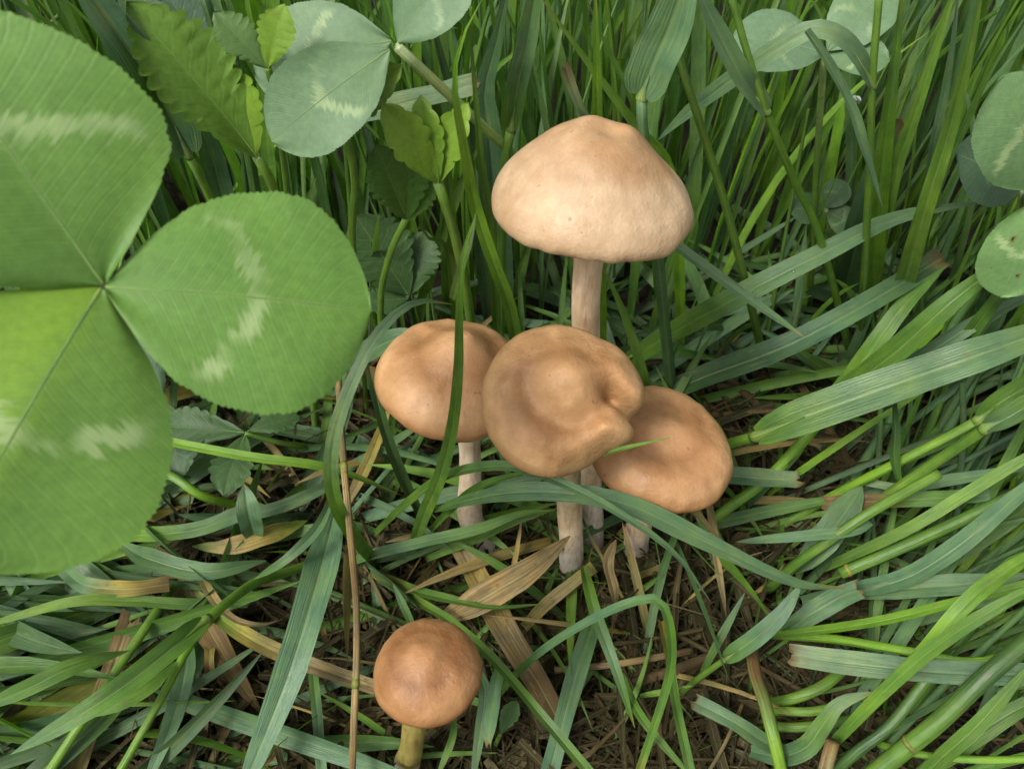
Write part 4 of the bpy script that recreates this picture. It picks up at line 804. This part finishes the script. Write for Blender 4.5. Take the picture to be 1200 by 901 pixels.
# low blue-green blades on the bare patch behind the right-hand cap, and thin ones in the foreground litter
k = 0
while k < 280:
    if k < 120: px, py, L, zm = frg.uniform(640, 1120), frg.uniform(290, 470), frg.uniform(3, 7), 2.4
    else: px, py, L, zm = frg.uniform(350, 930), frg.uniform(620, 930), frg.uniform(1.5, 5), 1.7
    P = arc_blade(at_px(px, py), frg.uniform(-.9, 3.9), frg.uniform(50, 84), L, frg.uniform(0, 40), 8, frg.uniform(-.6, .6), frg)
    if blocked(P) or max(p[2] for p in P) > zm: continue
    k += 1; filler(BK, P, frg.choice([.24, .32, .42]) if k < 120 else frg.choice([.08, .12, .16, .24]), frg.choice(['BD', 'DD', 'BB', 'DG', 'GG', 'BG']) if k < 120 else frg.choice(['GG', 'GL', 'BG', 'DG', 'OS']), frg)
# middle: sparse low blades between the stems
k = 0
while k < 90:
    px, py = frg.uniform(380, 860), frg.uniform(430, 640)
    b0 = at_px(px, py); P = arc_blade(b0, frg.uniform(0, 6.28), frg.uniform(30, 80), frg.uniform(3, 7), frg.uniform(0, 40), 8, 0, frg)
    if blocked(P) or max(p[2] for p in P) > 3: continue
    k += 1; filler(BK, P, frg.choice([.2, .28, .36]), frg.choice(['DG', 'GG', 'BD', 'OS', 'GL']), frg)
ZONES = {'u': [(60, 20, "at the top left corner"), (250, 150, "behind the folded toothed leaf"), (330, 40, "above the white-marked clover"), (430, 260, "behind the dark toothed leaf"), (520, 60, "left of the arching yellow-green blade"),
               (620, 90, "above the left slope of the tall cap"), (700, 60, "straight above the tall cap"), (790, 80, "behind the very broad leaf"), (850, 250, "right of the tall cap"), (760, 370, "right of the tall white stem"), (640, 340, "between left cap and tall stem"),
               (900, 40, "above the long-stemmed shoot"), (960, 180, "behind the hanging slim blade"), (1040, 60, "beside the bright upright blade"), (1010, 250, "below the cut dark blade"), (1110, 60, "near the top right"), (1130, 200, "left of the pitted clover"), (1190, 30, "in the top right corner"), (900, 380, "behind the long slanting blades"), (1090, 330, "under the pitted clover")],
         'r': [(900, 460, "behind the broad lit leaf"), (1000, 400, "behind the torn dark blade"), (1120, 420, "above the broad lit leaf at the right"), (900, 590, "right of the rightmost cap"), (1000, 530, "under the broad lit leaf"), (1110, 560, "under the sheathed shoots"), (960, 660, "at the crossing blade's tip"), (1060, 640, "beside the jointed stem"), (1160, 640, "at the right edge, middle height"),
               (900, 740, "left of the pale stem pair"), (1000, 740, "behind the pale stem pair"), (1120, 740, "behind the upturned pale blade"), (900, 830, "at the S-bent blade"), (1010, 830, "under the level cut blade"), (1130, 830, "behind the thick olive stem"), (1000, 890, "at the bottom right"), (1170, 890, "in the bottom right corner")],
         'l': [(60, 700, "under the big clover at the left edge"), (180, 650, "below the big clover's lowest leaflet"), (280, 520, "beside the low dark toothed leaf"), (350, 600, "left of the straw stalk"), (200, 740, "above the long lower left leaf"), (60, 800, "at the left edge, lower down"), (130, 870, "by the bottom left stems"), (260, 800, "left of the broad blue-green blade"), (350, 480, "below the tip of the right clover leaflet"), (20, 880, "in the bottom left corner")]}
SEEN = set(); COLN = dict(P='pale green', N='brown', K='dark brown', G='green', D='dark green', L='light green', B='blue-green', Y='yellow-green', O='yellowing', S='straw-coloured')
GN = {'u': 'upright grass blades behind the mushrooms', 'r': 'low grass blades in the right tangle', 'l': 'low grass blades at the left'}
for i, (P, wd, code, kd) in enumerate(SINGLE):
    q = [proj(p)[:2] for p in P]; qv = [p for p in q if 0 < p[0] < 1200 and 0 < p[1] < 901] or q
    mx, my = np.mean(qv, axis=0); dx, dy = qv[-1][0]-qv[0][0], qv[0][1]-qv[-1][1]; an = math.degrees(math.atan2(dy, dx))
    way = ('pointing right', 'slanting up right', 'standing upright', 'slanting up left', 'pointing left', 'slanting down left', 'hanging down', 'slanting down right')[int(((an+22.5) % 360)//45)]
    zone = min(ZONES[kd], key=lambda z: (z[0]-mx)**2+(z[1]-my)**2)[2]
    wn = 'thin' if wd < .27 else 'narrow' if wd < .39 else 'wide'
    lab = f"{wn} {COLN[code[0]]} grass blade {way} {zone}"
    if lab in SEEN: filler(BK, P, wd, code, frg); continue
    SEEN.add(lab)
    b = Buf(); Q, _ = spline(P, 16); f = nrm(np.array([frg.uniform(-1, 1), frg.uniform(-1.6, .2), frg.uniform(.1, 1)]))
    ribbon(b, Q, np.full(16, wd), tints(code, .2, frg), .35, (frg.uniform(-20, 20), frg.uniform(-40, 40)), f, (-1, -.5, 0, .5, 1), .025, 'blade', True, 0, .04, i)
    tag(mesh_obj("grass_strand", b, M_GRASS, None, P[0]), lab, 'grass blade', GN[kd])
o = mesh_obj("grass", BK, M_GRASS); o['kind'] = 'stuff'
# litter of dead fibres and straw on the soil
LT = Buf(); lrg = random.Random(21)
for i in range(6200):
    if i < 3600: px, py = lrg.uniform(150, 1100), lrg.uniform(420, 1000); b0 = Pz(px, py, 0)
    elif i < 4700: b0 = np.array([lrg.uniform(-26, 26), lrg.uniform(-14, 8), 0])
    else: b0 = np.array([lrg.uniform(-45, 45), lrg.uniform(-20, 60), 0])
    L = lrg.choice([.8, 1.2, 2, 3, 4]); az = lrg.uniform(0, 6.28); zz = abs(lrg.gauss(0, .32))+.02
    P = np.array([b0+np.array([0, 0, zz])+L*t*np.array([math.cos(az), math.sin(az), lrg.uniform(-.12, .12)])+np.array([lrg.uniform(-.08, .08), lrg.uniform(-.08, .08), lrg.uniform(-.05, .08)]) for t in (-.5, -.17, .17, .5)])
    P[:, 2] = np.maximum(P[:, 2], .0)
    if blocked(P, CAPS[:5]+CAPS[8:]): continue
    P, _ = spline(P, 6); wd = lrg.choice([.025, .03, .04, .05, .06, .08, .11, .16, .26])
    lk = lrg.choice([.08, .12, .17, .24, .34, .55])
    code = lrg.choice(['KK', 'KK', 'KN', 'NN', 'KN', 'NK', 'NS', 'SN', 'KK'])
    tt = [(a, tuple(q*lk for q in c), d) for a, c, d in tints(code, .35, lrg)]
    ribbon(LT, P, np.full(6, wd), tt, .4, (lrg.uniform(-40, 40),)*2, (lrg.uniform(-.5, .5), -.3, 1), (-1, 0, 1), .02, lrg.choice(['both', 'stem', 'cut']), False, .1, 0, i)
for i in range(1500):
    px, py = lrg.uniform(150, 1100), lrg.uniform(470, 960); b0 = Pz(px, py, lrg.uniform(0, .3))
    r = lrg.choice([.04, .06, .09, .14]); az = lrg.uniform(0, 6.28)
    if i % 3 == 0:
        P, _ = spline(np.array([b0+r*5*t*np.array([math.cos(az), math.sin(az), lrg.uniform(-.3, .4)]) for t in (-.5, 0, .5)]), 5)
        if blocked(P): continue
        ribbon(LT, P, np.full(5, r*4), [(0, tuple(q*lrg.choice([.4, .7, 1.]) for q in PAL['N']), 1), (1, PAL['K'], 1)], .3, (lrg.uniform(-50, 50),)*2, (0, -.2, 1), (-1, -.4, .3, 1), .02, 'both', False, .1, .6, i)
    else:
        P = np.array([b0+np.array([lrg.uniform(-r, r)*.4, lrg.uniform(-r, r)*.4, (q-1.5)*r*.6]) for q in range(4)])
        tube(LT, P, np.array([.5, 1, .9, .4])*r*lrg.uniform(.6, 1.1), [(0, tuple(q*.5 for q in PAL['K']), 1), (1, PAL['K'], 1)], 6)
o = mesh_obj("litter", LT, M_GRASS); o['kind'] = 'stuff'
# a few twigs and straws that can be picked out
for lab, pts, w_, code, nm in [
    ("dark twig lying level right of the crossed dead blades", [(740, 800, .5), (790, 785, .6), (830, 770, .5)], 14, 'KK', 'twig'),
    ("grey brown straw lying level below the right mushroom", [(650, 785, .5), (720, 778, .7), (780, 768, .8), (810, 762, .6)], 9, 'SN', 'straw'),
    ("brown thin twig slanting left of the small mushroom", [(420, 830, .5), (400, 870, .7), (385, 920, .6)], 8, 'NK', 'twig'),
    ("brown twig in the gap right of the rightmost cap", [(830, 487, .4), (880, 483, .7), (915, 480, .6)], 7, 'NN', 'twig'),
    ("dark twig leaning at the foot of the broad lit leaf", [(850, 440, .4), (880, 468, .6), (905, 490, .5)], 12, 'KK', 'twig'),
    ("thin straw crossing the litter at the bottom right", [(830, 905, .6), (850, 870, .9), (870, 825, .9)], 5, 'SN', 'straw')]:
    stalk(lab, pts, w_, code, 0, nm, nm.replace('_', ' '), 'twigs and straws on the ground')
# ------------------------------------------------------------------ water drops
def drop(label, p, r, n=(0, 0, 1)):
    b = Buf(); ns, nr = 16, 9; ax = nrm(n); e1 = nrm(np.cross(ax, [.3, .9, .1])); e2 = np.cross(ax, e1); X = []
    for i in range(nr+1):
        t = math.pi*i/nr
        for j in range(ns+1):
            a = 2*math.pi*j/ns; X.append(np.asarray(p)+r*(e1*math.sin(t)*math.cos(a)+e2*math.sin(t)*math.sin(a)+ax*.7*math.cos(t)))
    b.add(X, grid_faces(nr+1, ns+1, False), np.zeros((len(X), 2)), np.ones((len(X), 4)))
    return tag(mesh_obj("water_drop", b, M_WATER, None, p), label, 'water drop', 'water drops on leaves')
drop("round water drop on the clover behind the arching blade", Py(939, 69, 16.85), .09, (0, -.4, .9))
drop("small water drop on the narrow pointed blade at the right", Pz(884, 345, 6.75), .055)
drop("water drop hanging in the grass under the arching blade", Py(1003, 117, 14.0), .1)
drop("tiny water drop on the long smooth slanting blade", Pz(930, 318, 6.05), .05)
